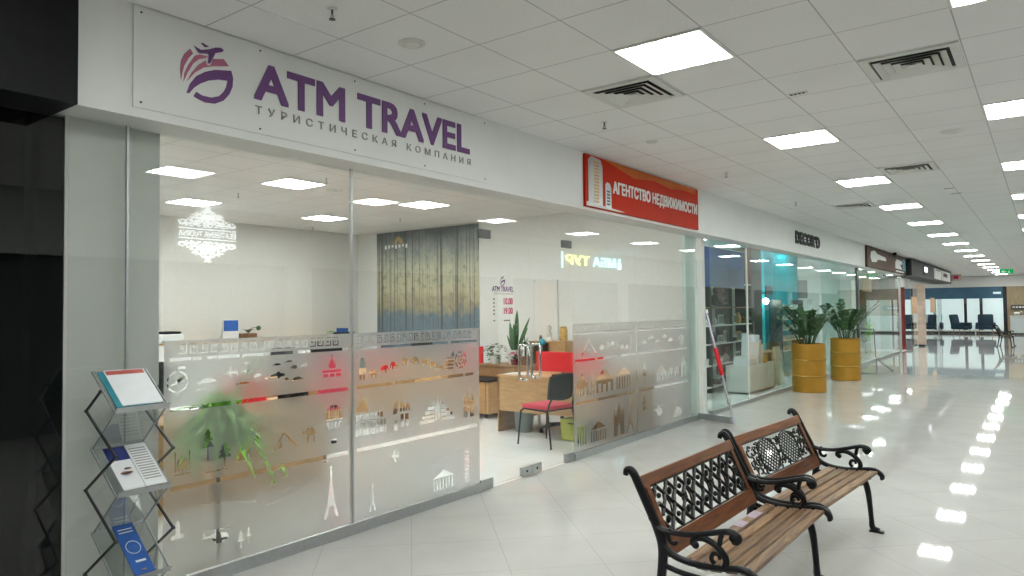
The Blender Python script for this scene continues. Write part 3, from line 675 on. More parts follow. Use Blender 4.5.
ELE = [(0, .1), (.05, .5), (.2, .85), (.5, .9), (.7, 1), (.9, .9), (1, .6), (1.05, .2), (.95, .15), (.9, .55), (.8, .5), (.78, 0), (.62, 0), (.6, .35), (.3, .35), (.28, 0), (.12, 0), (.12, .4)]
CAMEL = [(0, .7), (.1, .78), (.2, .7), (.3, .85), (.42, .98), (.55, .8), (.68, 1), (.85, .8), (.95, .55), (.86, .5), (.9, .02), (.83, .02), (.78, .45), (.5, .5), (.42, 0), (.35, 0), (.36, .55), (.15, .6), (.02, .62)]
JET = [(0, .5), (.35, .62), (.5, 1), (.58, 1), (.55, .62), (.9, .6), (.98, .8), (1.03, .8), (1, .5), (1.03, .3), (.98, .3), (.9, .42), (.55, .42), (.7, .02), (.62, 0), (.4, .42)]
PYR = [(0, 0), (.45, 1), (1, 0), (.9, 0), (.45, .82), (.1, 0)]
EIF = [(0, 0), (.25, .3), (.38, .6), (.46, 1), (.54, 1), (.62, .6), (.75, .3), (1, 0), (.82, 0), (.62, .22), (.38, .22), (.18, 0)]
CATH = [(0, 0), (0, .55), (.12, .82), (.2, .55), (.3, .62), (.42, .78), (.5, 1), (.58, .78), (.7, .62), (.8, .55), (.88, .82), (1, .55), (1, 0), (.62, 0), (.62, .22), (.5, .35), (.38, .22), (.38, 0)]
HELI = [(0, .6), (.05, 1), (.12, .65), (.4, .75), (.42, .95), (.05, .98), (.05, 1.02), (1, .9), (1, .84), (.52, .92), (.55, .75), (.8, .6), (.88, .3), (.7, .08), (.4, .1), (.3, .5)]
SHIP = [(0, 0), (.1, .35), (.25, .35), (.25, .6), (.4, .6), (.42, 1), (.48, 1), (.5, .6), (.8, .6), (.8, .35), (1, .35), (.9, 0)]
TREE = [(.45, 0), (.45, .4), (.05, .4), (.3, .6), (.12, .62), (.35, .8), (.25, .82), (.5, 1), (.75, .82), (.65, .8), (.88, .62), (.7, .6), (.95, .4), (.55, .4), (.55, 0)]
def dashes(fn, t0, t1, n, w=.009):
    out = []
    for k in range(n):
        y, z = fn(t0+(t1-t0)*k/n); out.append(rect(y, y+w, z, z+w*.7))
    return out
def greek(y0, y1, z0=1.365, z1=1.425):
    out = []; y = y0; h = z1-z0; t = .0065; k = 0
    while y+.062 < y1:
        if k % 2 == 0:
            out.append([(y, z0), (y+.052, z0), (y+.052, z1), (y+.014, z1), (y+.014, z0+.024), (y+.032, z0+.024), (y+.032, z0+.042), (y+.026, z0+.042), (y+.026, z0+.030), (y+.022, z0+.030), (y+.022, z1-t), (y+.044, z1-t), (y+.044, z0+t), (y, z0+t)])
        else:
            out.append([(y, z1), (y+.052, z1), (y+.052, z1-t), (y+.01, z1-t), (y+.01, z0+t), (y+.044, z0+t), (y+.044, z1-.022), (y+.026, z1-.022), (y+.026, z0+.02), (y+.018, z0+.02), (y+.018, z1-.014), (y+.052, z1-.014), (y+.052, z0), (y, z0)])
        y += .066; k += 1
    return out
def dome(y, z, w, h):
    return [U([(0, 0), (0, .5), (.2, .62), (.28, .75), (.4, .85), (.5, 1), (.6, .85), (.72, .75), (.8, .62), (1, .5), (1, 0), (.85, 0), (.85, .35), (.7, .35), (.7, 0), (.58, 0), (.58, .3), (.42, .3), (.42, 0), (.3, 0), (.3, .35), (.15, .35), (.15, 0)], y, z, w, h)]
def colonnade(y, z, w, h, n=6):
    out = [[(y, z+h*.62), (y+w/2, z+h), (y+w, z+h*.62)]]
    for k in range(n): out.append(rect(y+w*(k+.2)/n, y+w*(k+.7)/n, z, z+h*.55))
    return out
ZT, ZM, ZL = (1.325, 1.345), (1.035, 1.06), (.575, .605)
def film(pane_o, y0, y1, holes, name='frosted_film'):
    z0 = .08
    loops = [rect(y0, y1, z0, 1.445)] + holes
    return shape2d(name, loops, M['film'], pane_o, '+x', (GX+.0075, 0, 0), .0012)
hA = greek(2.16, 3.36)
hA += [rect(2.11, 2.30, *ZT), rect(2.34, 2.95, *ZT), rect(2.99, 3.42, *ZT), rect(2.11, 2.5, *ZM), rect(2.53, 3.42, *ZM), rect(2.11, 2.75, *ZL), rect(2.78, 3.42, *ZL)]
hA += [ringseg(2.155, 1.205, .065, .011, k*PI/2+.15, k*PI/2+1.4) for k in range(4)] + [[(2.11, 1.18), (2.15, 1.215), (2.20, 1.235), (2.16, 1.195)], rect(2.16, 2.20, 1.278, 1.295)]
hA += [U(FISH, 2.29, 1.17, .11, .045), U(FISH, 2.28, 1.135, .05, .02), U(JET, 2.44, 1.19, .10, .08), U(JET, 2.57, 1.27, .06, .03), U(JET, 2.56, 1.215, .08, .035), U(WHALE, 2.76, 1.165, .13, .055), U(FISH, 2.66, 1.185, .05, .03), U(FISH, 2.80, 1.25, .06, .02), U(FISH, 2.89, 1.265, .06, .02), U(FISH, 2.93, 1.215, .07, .035), U(FISH, 3.02, 1.225, .05, .03), U(FISH, 2.94, 1.13, .10, .04), U(FISH, 2.88, 1.145, .04, .025), U(FISH, 2.54, 1.15, .09, .02)]
hA += [U([(.45, 1), (.5, 1.1), (.55, 1), (.56, .85), (.7, .6), (.7, .42), (.35, .42), (.32, .6), (.44, .85)], 3.19, 1.14, .17, .15), rect(3.19, 3.36, 1.175, 1.195), rect(3.20, 3.245, 1.145, 1.168), rect(3.255, 3.30, 1.145, 1.168), rect(3.31, 3.355, 1.145, 1.168)]
hA += [rect(2.14, 2.235, .665, .672), rect(2.14, 2.148, .68, .80), rect(2.225, 2.233, .68, .80), U(CATH, 2.155, .685, .06, .10)]
hA += [U(TREE, 2.30, .72, .09, .19), U(TREE, 2.40, .66, .11, .15), U(SHIP, 2.52, .68, .09, .09), rect(2.33, 2.48, .645, .653), U(TREE, 2.645, .70, .07, .16), U(EIF, 2.60, .69, .035, .12)]
hA += [U(PYR, 2.79, .70, .20, .12), [(2.83, .71), (2.86, .77), (2.865, .71)], U(CAMEL, 3.02, .71, .12, .11)]
# balloon: gores with a net
hA += [U([(0, .55), (.02, .8), (.2, .95), (.2, .55)], 3.215, .71, .15, .235), U([(.25, .55), (.25, .97), (.48, 1), (.48, .55)], 3.215, .71, .15, .235), U([(.53, .55), (.53, 1), (.75, .97), (.75, .55)], 3.215, .71, .15, .235), U([(.8, .55), (.8, .95), (.98, .8), (1, .55)], 3.215, .71, .15, .235),
       U([(.03, .5), (.2, .5), (.3, .25), (.22, .25)], 3.215, .71, .15, .235), U([(.25, .5), (.48, .5), (.48, .25), (.35, .25)], 3.215, .71, .15, .235), U([(.53, .5), (.75, .5), (.66, .25), (.53, .25)], 3.215, .71, .15, .235), U([(.8, .5), (.97, .5), (.8, .25), (.7, .25)], 3.215, .71, .15, .235), rect(3.265, 3.315, .675, .705)]
hA += dashes(lambda t: (t, .47-.10*math.sin((t-2.3)*2.0)), 2.30, 2.68, 18) + dashes(lambda t: (2.87+.085*math.cos(t), .475+.05*math.sin(t)), .2, 5.6, 26, .006) + dashes(lambda t: (t, .36+.45*(t-2.7)**2*1.1), 2.74, 3.33, 30, .006)
hA += [U(HELI, 2.31, .20, .20, .10), U(TREE, 2.54, .14, .05, .11), U(TREE, 2.60, .16, .04, .10), U(EIF, 3.20, .16, .13, .36), U(FISH, 3.2, .55, .05, .015), U([(0, 0), (0, .2), (.3, .25), (.35, .8), (.5, 1), (.65, .8), (.7, .25), (1, .2), (1, 0)], 2.12, .30, .08, .11)]
hB = greek(3.5, 4.88) + [rect(3.50, 3.70, *ZT), rect(3.74, 4.50, *ZT), rect(4.53, 4.88, *ZT), rect(3.50, 3.86, *ZM), rect(3.885, 4.40, *ZM), rect(4.425, 4.88, *ZM), rect(3.50, 4.88, *ZL)]
hB += [U([(.2, 0), (.1, .5), (.2, .75), (.3, .8), (.3, .95), (.7, .95), (.7, .8), (.85, .7), (.95, .35), (.85, .3), (.8, .5), (.8, 0), (.6, 0), (.5, .4), (.4, 0)], 3.51, 1.10, .09, .17), rect(3.505, 3.515, 1.26, 1.30)]
for k, (y, z) in enumerate(((3.62, 1.105), (3.73, 1.135), (3.835, 1.155), (3.95, 1.18), (4.07, 1.18), (4.18, 1.16), (4.265, 1.13))): hB.append(U(ELE if k % 2 else [(1-a, b) for a, b in ELE], y, z, .085, .06))
hB += [U(WHALE, 4.37, 1.115, .07, .04), rect(4.46, 4.565, 1.11, 1.125), rect(4.455, 4.57, 1.135, 1.155), rect(4.46, 4.58, 1.165, 1.185), rect(4.48, 4.57, 1.195, 1.208), [(4.53, 1.215), (4.565, 1.27), (4.58, 1.215)]]
hB += [ringseg(4.66, 1.18, .075, .016, .2+k*1.05, 1.0+k*1.05, 5) for k in range(6)] + [ringseg(4.66, 1.18, .045, .014, .5+k*1.57, 1.7+k*1.57, 5) for k in range(4)] + [U(FISH, 4.63, 1.165, .06, .025)]
hB += [U([(0, 0), (.05, .4), (.25, .6), (.4, 1), (.5, 1.1), (.6, 1), (.85, .5), (.9, 0)], 3.49, .86, .13, .10)]
hB += [rect(3.49+.034*k, 3.518+.034*k, .69+.054*r, .738+.054*r) for k in range(9) for r in range(3) if not (k == 8 and r == 2)]
hB += [U([(0, .5), (.1, .8), (.3, 1), (.4, .9), (.35, .55), (.3, .45), (.05, .42)], 3.86, .72, .14, .20), rect(3.875, 3.91, .68, .76), rect(3.94, 3.975, .70, .80), rect(3.99, 4.03, .70, .80), U(CATH, 3.935, .82, .055, .10), U(CATH, 3.998, .82, .045, .08)]
for k in range(5):
    z = .69+.034*k; a = 4.15+.032*k; b = 4.58-.035*k; hB += [rect(a, 4.325, z, z+.026), rect(4.405, b, z, z+.026)]
hB += [U(CATH, 4.335, .70, .06, .22), U(CATH, 4.69, .675, .14, .25)]
hB += [U(JET, 3.82, .44, .10, .09), U(EIF, 3.62, .12, .06, .2)] + colonnade(4.30, .12, .26, .16, 7) + [rect(4.70+.022*(k % 3), 4.716+.022*(k % 3), .12+.032*(k//3), .145+.032*(k//3)) for k in range(27)] + dashes(lambda t: (t, .34+.5*(t-4.2)**2), 4.2, 4.66, 18, .006)
hC = greek(6.55, 7.88) + [rect(6.52, 7.9, *ZT), rect(6.52, 6.95, *ZM), rect(7.0, 7.5, *ZM), rect(7.55, 7.9, *ZM), rect(6.52, 7.9, *ZL)]
hC += [U(PYR, 6.65, 1.10, .35, .18), [(6.78, 1.12), (6.82, 1.18), (6.86, 1.12)]] + [U(ELE, 7.05+.12*k, 1.14+.03*math.sin(k), .09, .06) for k in range(6)] + [U(EIF, 7.78, 1.10, .05, .18)]
hC += dome(6.53, .66, .26, .25) + dome(6.95, .66, .40, .30) + colonnade(7.42, .66, .38, .26, 6) + [U(EIF, 6.83, .66, .08, .25)]
hC += [rect(6.55+.05*k, 6.58+.05*k, .13, .34) for k in range(4)] + colonnade(6.82, .13, .36, .22, 7) + [U(CATH, 7.35, .12, .26, .42), U(EIF, 7.66, .12, .2, .40)]
hD = greek(8.02, 9.5) + [rect(8.0, 8.75, *ZT), rect(8.8, 9.5, *ZT), rect(8.0, 8.7, *ZM), rect(8.75, 9.5, *ZM), rect(8.0, 9.5, *ZL)]
hD += [U(FISH, 8.1+.2*k, 1.15+.05*(k % 2), .14, .06) for k in range(5)] + [U(CAMEL, 9.2, 1.1, .2, .14)]
hD += dome(8.5, .66, .30, .22) + [U(TREE, 8.1, .64, .12, .3), U(ELE, 8.85, .68, .16, .13), U(ELE, 9.05, .68, .16, .13), U(CATH, 9.28, .66, .18, .3)]
hD += [U(TREE, 8.08, .2, .14, .34), U(HELI, 8.4, .2, .3, .16), U(SHIP, 9.0, .14, .3, .2)]
film(P_A, 2.075, 3.452, hA); film(P_B, 3.468, 4.905, hB); film(P_C, 6.485, 7.94, hC); film(P_D, 7.96, 9.60, hD)

# ================================================================== BENCHES
def bench(style):
    L_ = 1.22 if style == 0 else 1.185; r = empty('garden_bench')
    bk = lambda s_: V((.19-.155*s_, 0, .435+.335*s_))          # line of the back rest
    def side(y):
        m = MB(); P = lambda pts: [(a, y, b) for a, b in pts]
        K = dict(n=8)
        # back stile with its curled head, running into the rear leg
        m.tube(P([(-.018, .782), (-.012, .803), (.006, .81), (.026, .795), (.05, .75), (.10, .65), (.145, .56), (.175, .47), (.17, .36), (.145, .2), (.115, .06), (.09, 0)]), [.013, .018, .021, .022, .022, .022, .023, .025, .023, .020, .019, .024], 10, flat=.85, fine=4)
        # arm
        m.tube(P([(.115, .60), (.15, .56), (.21, .545), (.30, .548), (.38, .566), (.45, .586), (.50, .596), (.533, .588), (.545, .57), (.534, .555), (.517, .556)]), [.015, .016, .014, .013, .013, .014, .015, .016, .016, .014, .012], 10, flat=1.25, fine=4)
        m.ball((.523, y, .573), .024, 1, 1, 1)
        # arm support with two curls
        m.tube(P([(.345, .500), (.325, .514), (.335, .535), (.38, .545), (.432, .528), (.472, .492), (.485, .46), (.475, .43)]), [.010, .013, .014, .015, .016, .016, .015, .016], 10, fine=4)
        m.ball((.340, y, .508), .018)
        m.tube(P([(.47, .59), (.46, .56), (.455, .53)]), .012, 10, fine=4)
        m.tube(P([(.43, .44), (.415, .46), (.425, .485), (.447, .485), (.455, .465)]), [.011, .011, .011, .010, .008], 10, fine=4)
        m.tube(P([(.22, .56), (.205, .53), (.215, .50), (.24, .495), (.25, .51)]), [.012, .012, .011, .010, .007], 10, fine=4)
        # seat bearer from the stile to the rolled front
        m.tube(P([(.155, .54), (.175, .49), (.21, .45), (.27, .428), (.36, .42), (.46, .426), (.53, .438), (.58, .436), (.617, .412), (.627, .388), (.614, .38)]), [.015, .016, .017, .016, .015, .014, .015, .017, .018, .015, .010], 10, flat=1.1, fine=4)
        m.tube(P([(.17, .385), (.28, .365), (.42, .36), (.55, .38)]), .013, 10, fine=4)
        # front leg
        m.tube(P([(.44, .36), (.48, .375), (.51, .35), (.53, .28), (.54, .19), (.548, .09), (.555, .03), (.595, .012)]), [.012, .016, .021, .021, .018, .017, .021, .022], 10, fine=4)
        m.tube(P([(.50, .33), (.46, .315), (.43, .335)]), [.010, .008, .005], 10, fine=4)
        m.box(.535, .625, y-.022, y+.022, 0, .014, bev=.004).box(.06, .14, y-.022, y+.022, 0, .014, bev=.004)
        return m
    for y in (0, L_): side(y).build('side_frame', M['iron'], r, True)
    def slat(c, d, w, th, y0=.012, y1=L_-.012):
        """board centred on c, its width along d in the depth-height plane"""
        m = MB(); d = V((d[0], 0, d[1])).normalized(); n = V((-d.z, 0, d.x)); c = V((c[0], 0, c[1]))
        e = .005; prof = [(-w/2+e, -th/2), (w/2-e, -th/2), (w/2, -th/2+e), (w/2, th/2-e), (w/2-e, th/2), (-w/2+e, th/2), (-w/2, th/2-e), (-w/2, -th/2+e)]
        m.prism([c + d*a + n*b + V((0, y0, 0)) for a, b in prof], (0, y1-y0, 0)); return m
    for (a, b, da, db) in ((.292, .413, 1, -.10), (.362, .408, 1, .0), (.432, .411, 1, .08), (.502, .418, 1, .10), (.572, .423, 1, .02)):
        slat((a, b), (da, db), .057, .022, .010, L_-.010).build('seat_slat', M['slat'], r)
    for s_, w_, nm in ((.945, .062, 'top_rail'), (.085, .092, 'bottom_rail')):
        p = bk(s_); slat((p.x+.012, p.z), (-.16, .34), w_, .022).build(nm, M['rail'], r)
    for y in (.03, L_-.07):
        p = bk(.5); q = MB(); d = V((-.16, 0, .34)).normalized()
        q.prism([bk(.16)+V((0, y, 0)), bk(.16)+V((0, y+.04, 0)), bk(.88)+V((0, y+.04, 0)), bk(.88)+V((0, y, 0))], (.02, 0, .0094)); q.build('end_rail', M['rail'], r)
    m = MB(); off = V((.014, 0, 0)); S0, S1 = .215, .86
    def Q(y, s_): return bk(s_) + off + V((0, y, 0))
    ya, yb = .07, L_-.07
    m.tube([Q(ya, S0), Q(yb, S0)], .006, 6).tube([Q(ya, S1), Q(yb, S1)], .006, 6).tube([Q(ya, S0), Q(ya, S1)], .006, 6).tube([Q(yb, S0), Q(yb, S1)], .006, 6)
    if style == 0:      # rope diamonds with knots and roses
        n = 9; dy = (yb-ya)/n; h = S1-S0
        def seg(a, b):
            # clip to the panel
            (y1, s1), (y2, s2) = a, b
            m.tube([Q(y1+(y2-y1)*t, s1+(s2-s1)*t) + V((.004*math.sin(6*PI*t), 0, 0)) for t in (0, .2, .4, .6, .8, 1)], [.009, .012, .009, .012, .009, .012], 8)
        for k in range(-1, n+1):
            for sg in (1, -1):
                ps = []
                for t in [i/8 for i in range(9)]:
                    y = ya+(k+.5)*dy + sg*(t-.5)*dy*2.1; 
                    if ya <= y <= yb: ps.append((y, S0+h*t))
                if len(ps) > 2: seg(ps[0], ps[-1])
        for k in range(n):
            y = ya+(k+.5)*dy
            for s_, rr in ((.5, .0), (.26, .020), (.76, .020)):
                if rr and k % 2 == (0 if s_ < .5 else 1): m.ball(Q(y, S0+h*s_), rr, .6, 1, 1.1)
                m.ball(Q(y, S0+h*s_), .015, .8, 1, 1)
            if k in (2, 5, 8):
                for a in range(6): m.ball(Q(y, S0+h*.5)+V((.004, .02*math.cos(a*PI/3), .022*math.sin(a*PI/3))), .012, .6, 1, 1)
            if k % 2: m.tube([Q(y-dy/2, S0+h*.3), Q(y-dy*.35, S0+h*.5), Q(y-dy/2, S0+h*.72)], .006, 6)
    else:               # two lattice medallions among scrolls
        H = .34*(S1-S0)/2*1.1; sc_ = (S1-S0)/2
        for cy_ in (.42, .79):
            R0 = .155
            def W_(a, b): return Q(cy_+a, (S0+S1)/2 + b/R0*sc_*.93)
            m.tube([W_(R0*math.cos(a*PI/12), R0*math.sin(a*PI/12)) for a in range(25)], .006, 6)
            for k in range(-5, 6):
                c_ = k*.048
                for sg in (1, -1):
                    # chord of the circle along direction (1, sg)
                    hh = R0*R0 - (c_/1.414)**2*1.0
                    if hh <= 0: continue
                    q = math.sqrt(hh)/1.414; 
                    m.tube([W_(c_/2+q, sg*(-c_/2+q)), W_(c_/2-q, sg*(-c_/2-q))], .0042, 5)
            for a in range(12):
                an = a*PI/6; m.ball(W_(R0*1.05*math.cos(an), R0*.98*math.sin(an)), .009, .8, 1, 1)
        def curl(cy_, s_, r_, st, dr):
            m.tube([Q(cy_+r_*(1-.7*i/9)*math.cos(st+dr*i*.55), s_+r_*2.6*(1-.7*i/9)*math.sin(st+dr*i*.55)) for i in range(10)], [.007-.0003*i for i in range(10)], 5)
        for cy_ in (.13, .20, .25, .605, .97, 1.03, 1.09):
            for s_ in (.32, .5, .69):
                if cy_ in (.27, .95) and s_ == .5: continue
                curl(cy_, s_, .035, random.random()*6, random.choice((-1, 1)))
                curl(cy_+.025, s_+.05, .024, random.random()*6, random.choice((-1, 1)))
        for cy_ in (.30, .54, .67, .92):
            for s_ in (.26, .75): curl(cy_, s_, .024, random.random()*6, random.choice((-1, 1)))
    m.build('lattice_panel', M['iron'], r, True)
    for y in (.05, L_-.05):
        m = MB()
        for a, b in ((.292, .425), (.362, .4195), (.432, .423), (.502, .430), (.572, .434)): MB().ball((a, y, b), .006, 1, 1, .5, 8).build('screw_head', M['darksteel'], r, True)
    return r
b1 = bench(0); b1.location = (-1.665, 3.165, 0); b1.rotation_euler = (0, 0, -math.radians(.8)); tag(b1, 'wood and black iron bench nearest the viewpoint, coarse rope lattice back', 'bench', 'pair of benches')
for y_, w_ in ((.66, .11), (.86, .14)): MB().box(.266, .318, y_, y_+w_, .4245, .426, rot=roty(math.radians(5.7)), piv=(.292, y_, .4245)).build('sticker', M['lilac'], b1)
b2 = bench(1); b2.location = (-1.665, 4.475, 0); b2.rotation_euler = (0, 0, -math.radians(4.0)); tag(b2, 'wood and black iron bench behind the nearer one, fine scrollwork medallion back', 'bench', 'pair of benches')
b3 = copy_tree(b2); b3.location = (-1.62, 32.6, 0); b3.rotation_euler = (0, 0, -math.radians(2)); tag(b3, 'small dark bench far down the corridor near the armchairs', 'bench'); del b3['group']

# ================================================================== MAGAZINE RACK
def rack():
    r = wempty('magazine_rack', (-3.76, 1.75, 0), label='folding zigzag brochure rack with clear trays at left edge', cat='rack')
    y0, y1 = 1.62, 1.885
    tr = [((-3.88, 1.31), (-3.63, 1.125)), ((-3.885, .92), (-3.61, .72)), ((-3.87, .50), (-3.61, .30)), ((-3.87, .10), (-3.63, .03))]
    for i, ((xb, zb), (xf, zf)) in enumerate(tr[:3]):
        d = V((xf-xb, 0, zf-zb)); n = V((-d.z, 0, d.x)).normalized()*-1; n = -n if n.z < 0 else n
        t = MB().prism([(xb, y0, zb), (xf, y0, zf), (xf, y1, zf), (xb, y1, zb)], n*.004).build('tray', M['acrylic'], r)
        m = MB()
        for a, b in (((xb, y0, zb), (xf, y0, zf)), ((xb, y1, zb), (xf, y1, zf)), ((xb, y0, zb), (xb, y1, zb))): m.tube([a, b], .0055, 6)
        m.build('tray_rim', M['alu'], t)
        # front lip that holds the papers
        MB().prism([(xf, y0, zf-.006), (xf, y1, zf-.006), V((xf, y1, zf))+n*.028, V((xf, y0, zf))+n*.028], (.004, 0, 0)).build('tray_lip', M['alu'], t)
        (xb2, zb2), _ = tr[i+1]
        lk = MB().prism([(xf-.01, y0+.012, zf), (xf-.01, y1-.012, zf), (xb2, y1-.012, zb2), (xb2, y0+.012, zb2)], (.003, 0, 0)).build('link_panel', M['acrylic'], r)
        m = MB()
        for y in (y0+.008, y1-.008): m.tube([(xf-.008, y, zf), (xb2, y, zb2)], .005, 6)
        m.tube([(xb2, y0, zb2+.004), (xb2, y1, zb2+.004)], .006, 6); m.build('link_rim', M['alu'], lk)
    zz = [(-3.765, 1.22), (-3.925, 1.11), (-3.60, .915), (-3.925, .71), (-3.595, .51), (-3.925, .29), (-3.60, .12), (-3.80, .012)]
    for y in (y0-.008, y1+.008):
        m = MB()
        for a, b in zip(zz, zz[1:]): m.prism([(a[0], y-.004, a[1]-.007), (b[0], y-.004, b[1]-.007), (b[0], y-.004, b[1]+.007), (a[0], y-.004, a[1]+.007)], (0, .008, 0))
        for a in zz: m.tube([(a[0], y-.007, a[1]), (a[0], y+.007, a[1])], .008, 10)
        m.build('scissor_arm', M['darksteel'], r)
    MB().box(-3.92, -3.60, y0, y1, 0, .012).build('base_plate', M['alu'], r)
    return tr
TR = rack()
def sheet(name, ti, a0, a1, b0, b1, lift, mat, label, extra=None, th=.004):
    """flat print lying on rack tray ti; a across (y), b down the slope, both 0..1"""
    (xb, zb), (xf, zf) = TR[ti]; d = V((xf-xb, 0, zf-zb)); n = V((-d.z, 0, d.x)).normalized(); n = -n if n.z < 0 else n
    o0 = V((xb, 1.62, zb)) + n*(.005+lift)
    P = lambda a, b, h=0: o0 + d*b + V((0, .265*a, 0)) + n*h
    t = wempty(name, tuple(P(a0, b0)), label=label, cat='brochure')
    MB().prism([P(a0, b0), P(a1, b0), P(a1, b1), P(a0, b1)], n*th).build('cover', mat, t)
    for (nm, c0, c1, e0, e1, mt) in (extra or []):
        MB().prism([P(a0+(a1-a0)*c0, b0+(b1-b0)*e0, th+.0003), P(a0+(a1-a0)*c1, b0+(b1-b0)*e0, th+.0003), P(a0+(a1-a0)*c1, b0+(b1-b0)*e1, th+.0003), P(a0+(a1-a0)*c0, b0+(b1-b0)*e1, th+.0003)], n*.0006).build(nm, mt, t)
    return t, P, d, n
lines = [('text_line', .1, .9, .1+.06*k, .125+.06*k, M['greyv']) for k in range(13)]
sheet('magazine', 0, .06, .90, .06, .93, .0, M['tealp'], 'teal-edged magazine lowest in top tray of rack', th=.006)
sheet('magazine', 0, .16, .93, .05, .92, .0065, M['paper'], 'white magazine with red title band in top tray', [('title_band', .03, .95, .02, .13, M['redp'])])
t_, P_, d_, n_ = sheet('brochure', 1, .16, .56, .06, .93, 0, M['paper'], 'leaflet with dark blue heading and brown picture on second tray', [('heading', 0, 1, 0, .32, M['navy'])])
MB().ball(P_(.36, .60, .006), .03, .8, 1, .15).ball(P_(.42, .52, .006), .018, .8, 1, .2).build('picture', M['brownp'], t_)
sheet('brochure', 1, .57, .97, .04, .93, 0, M['paper'], 'white leaflet full of small print on second tray', lines)
t_, P_, d_, n_ = sheet('brochure', 2, .36, .74, -.02, .95, 0, M['bluep'], 'blue leaflet with white oval emblem on lowest visible tray', [('title_line', .15, .85, .10, .12, M['paper']), ('title_line', .15, .85, .16, .18, M['paper']), ('title_line', .3, .8, .74, .78, M['paper'])])
MB().tube([P_(.55+.13*math.cos(a*PI/10), .45+.12*math.sin(a*PI/10), .005) for a in range(21)], .0022, 5).build('oval', M['paper'], t_)
MB().lathe(P_(.55, .88, .004), [(.012, 0), (.012, .002)], 16).build('round_mark', M['ochre'], t_)

# ================================================================== PLANTS
def curve_pts(p0, d, L_, bend, n=8):
    """stem leaving p0 along d and bending over towards bend"""
    pts = [V(p0)]; d = V(d).normalized(); b = V(bend)
    for i in range(n):
        d = (d + b*(1.0/n)).normalized(); pts.append(pts[-1]+d*(L_/n))
    return pts
def zz_plant(label, loc, seed, r0=.16, hgt=.85, n=18):
    rnd = random.Random(seed); r = empty('potted_plant', loc, label=label, cat='plant', group='plants in the golden drums')
    for k in range(n):
        a = 2*PI*k/n + rnd.uniform(-.3, .3); rr = rnd.uniform(.02, r0); L_ = hgt*rnd.uniform(.70, 1.1); lean = rnd.uniform(.05, .32)
        p0 = (rr*math.cos(a), rr*math.sin(a), 0); d = (lean*math.cos(a), lean*math.sin(a), 1)
        pts = curve_pts(p0, d, L_, (.55*math.cos(a), .55*math.sin(a), -.25), 9)
        st = MB().tube(pts, [.011-.0008*i for i in range(len(pts))], 6).build('stem', M['stem'], r, True)
        m = MB()
        for i in range(3, len(pts)):
            for j in (0, .5):
                if i+1 >= len(pts) and j: continue
                p = pts[i] if not j else (pts[i]+pts[i+1])/2; t = (pts[min(i+1, len(pts)-1)]-pts[i-1]).normalized()
                s_ = t.cross(V((0, 0, 1))); s_ = s_.normalized() if s_.length > .05 else V((1, 0, 0))
                for sg in (-1, 1):
                    dd = s_*sg + t*.85 + V((0, 0, rnd.uniform(-.1, .3)))
                    m.leaf(p, dd, rnd.uniform(.085, .12), .042, up=dd.cross(t)+V((rnd.uniform(-.6, .6), rnd.uniform(-.6, .6), rnd.uniform(-.2, .6))), droop=.12, segs=4)
        pl = pts[-1]; m.leaf(pl, pts[-1]-pts[-2], .10, .05, droop=.2)
        m.build('leaves', M['leaf'], st)
    return r
def drum(label, x, y):
    r = empty('drum_planter', (x, y, 0), label=label, cat='planter', group='golden drum planters'); R = .305; H = .91
    prof = [(R-.01, .0), (R, .012)]
    for z in [i*H/22 for i in range(1, 22)]:
        prof.append((R-(.0035 if int(z/H*22) % 2 else 0), z))
    prof += [(R, H-.012), (R+.004, H-.006), (R+.004, H), (R-.012, H), (R-.014, H-.06)]
    MB().lathe((0, 0, 0), prof, 48, cap=True).build('barrel', M['gold'], r, True)
    for z in (H/3, 2*H/3): MB().lathe((0, 0, z), [(R, -.012), (R+.012, -.005), (R+.012, .005), (R, .012)], 48, cap=False).build('rib', M['goldrim'], r, True)
    MB().lathe((0, 0, H-.055), [(R-.016, 0), (R-.016, .012), (.05, .02)], 32).build('soil', M['soil'], r, True)
    return r
drum('golden ribbed drum planter, the nearer of two', -3.64, 14.25); drum('golden ribbed drum planter, the farther of two', -3.56, 16.95)
zz_plant('dark glossy leafy plant in the nearer golden drum', (-3.64, 14.25, .866), 3, hgt=.80, n=20)
zz_plant('dark glossy leafy plant in the farther golden drum', (-3.56, 16.95, .866), 5, hgt=.88, n=20)

# bushy plant on a stand right behind the frosted film
r = empty('plant_stand', (-4.37, 2.60, 0), label='thin metal plant stand behind frosted glass, holding the bushy plant', cat='stand')
MB().tube([(0, 0, .02), (0, 0, .66)], .012, 8).build('pole', M['darksteel'], r, True)
for k in range(3):
    a = k*2*PI/3+.4; MB().tube([(0, 0, .12), (.08*math.cos(a), .08*math.sin(a), .14), (.15*math.cos(a), .15*math.sin(a), .07), (.17*math.cos(a), .17*math.sin(a), .008)], .008, 7, fine=3).build('leg', M['darksteel'], r, True)
MB().lathe((0, 0, .655), [(.10, 0), (.10, .012)], 24).build('plate', M['darksteel'], r)
r = empty('potted_plant', (-4.37, 2.60, .668), label='bushy green plant blurred behind the frosted film at left', cat='plant')
MB().lathe((0, 0, 0), [(.07, 0), (.10, .16), (.105, .165), (.095, .165), (.09, .15), (.02, .14)], 24).build('pot', M['grey'], r, True)
rnd = random.Random(11); m = MB()
for k in range(330):
    a = rnd.uniform(0, 2*PI); e_ = rnd.uniform(-.5, 1.4); L_ = rnd.uniform(.20, .36)
    m.leaf((.03*math.cos(a), .03*math.sin(a), .17+rnd.uniform(0, .12)), (math.cos(a)*math.cos(e_), math.sin(a)*math.cos(e_), math.sin(e_)+.2), L_, rnd.uniform(.026, .045), droop=rnd.uniform(.3, 1.0), segs=5)
m.build('foliage', M['leaf2'], r)
m = MB()
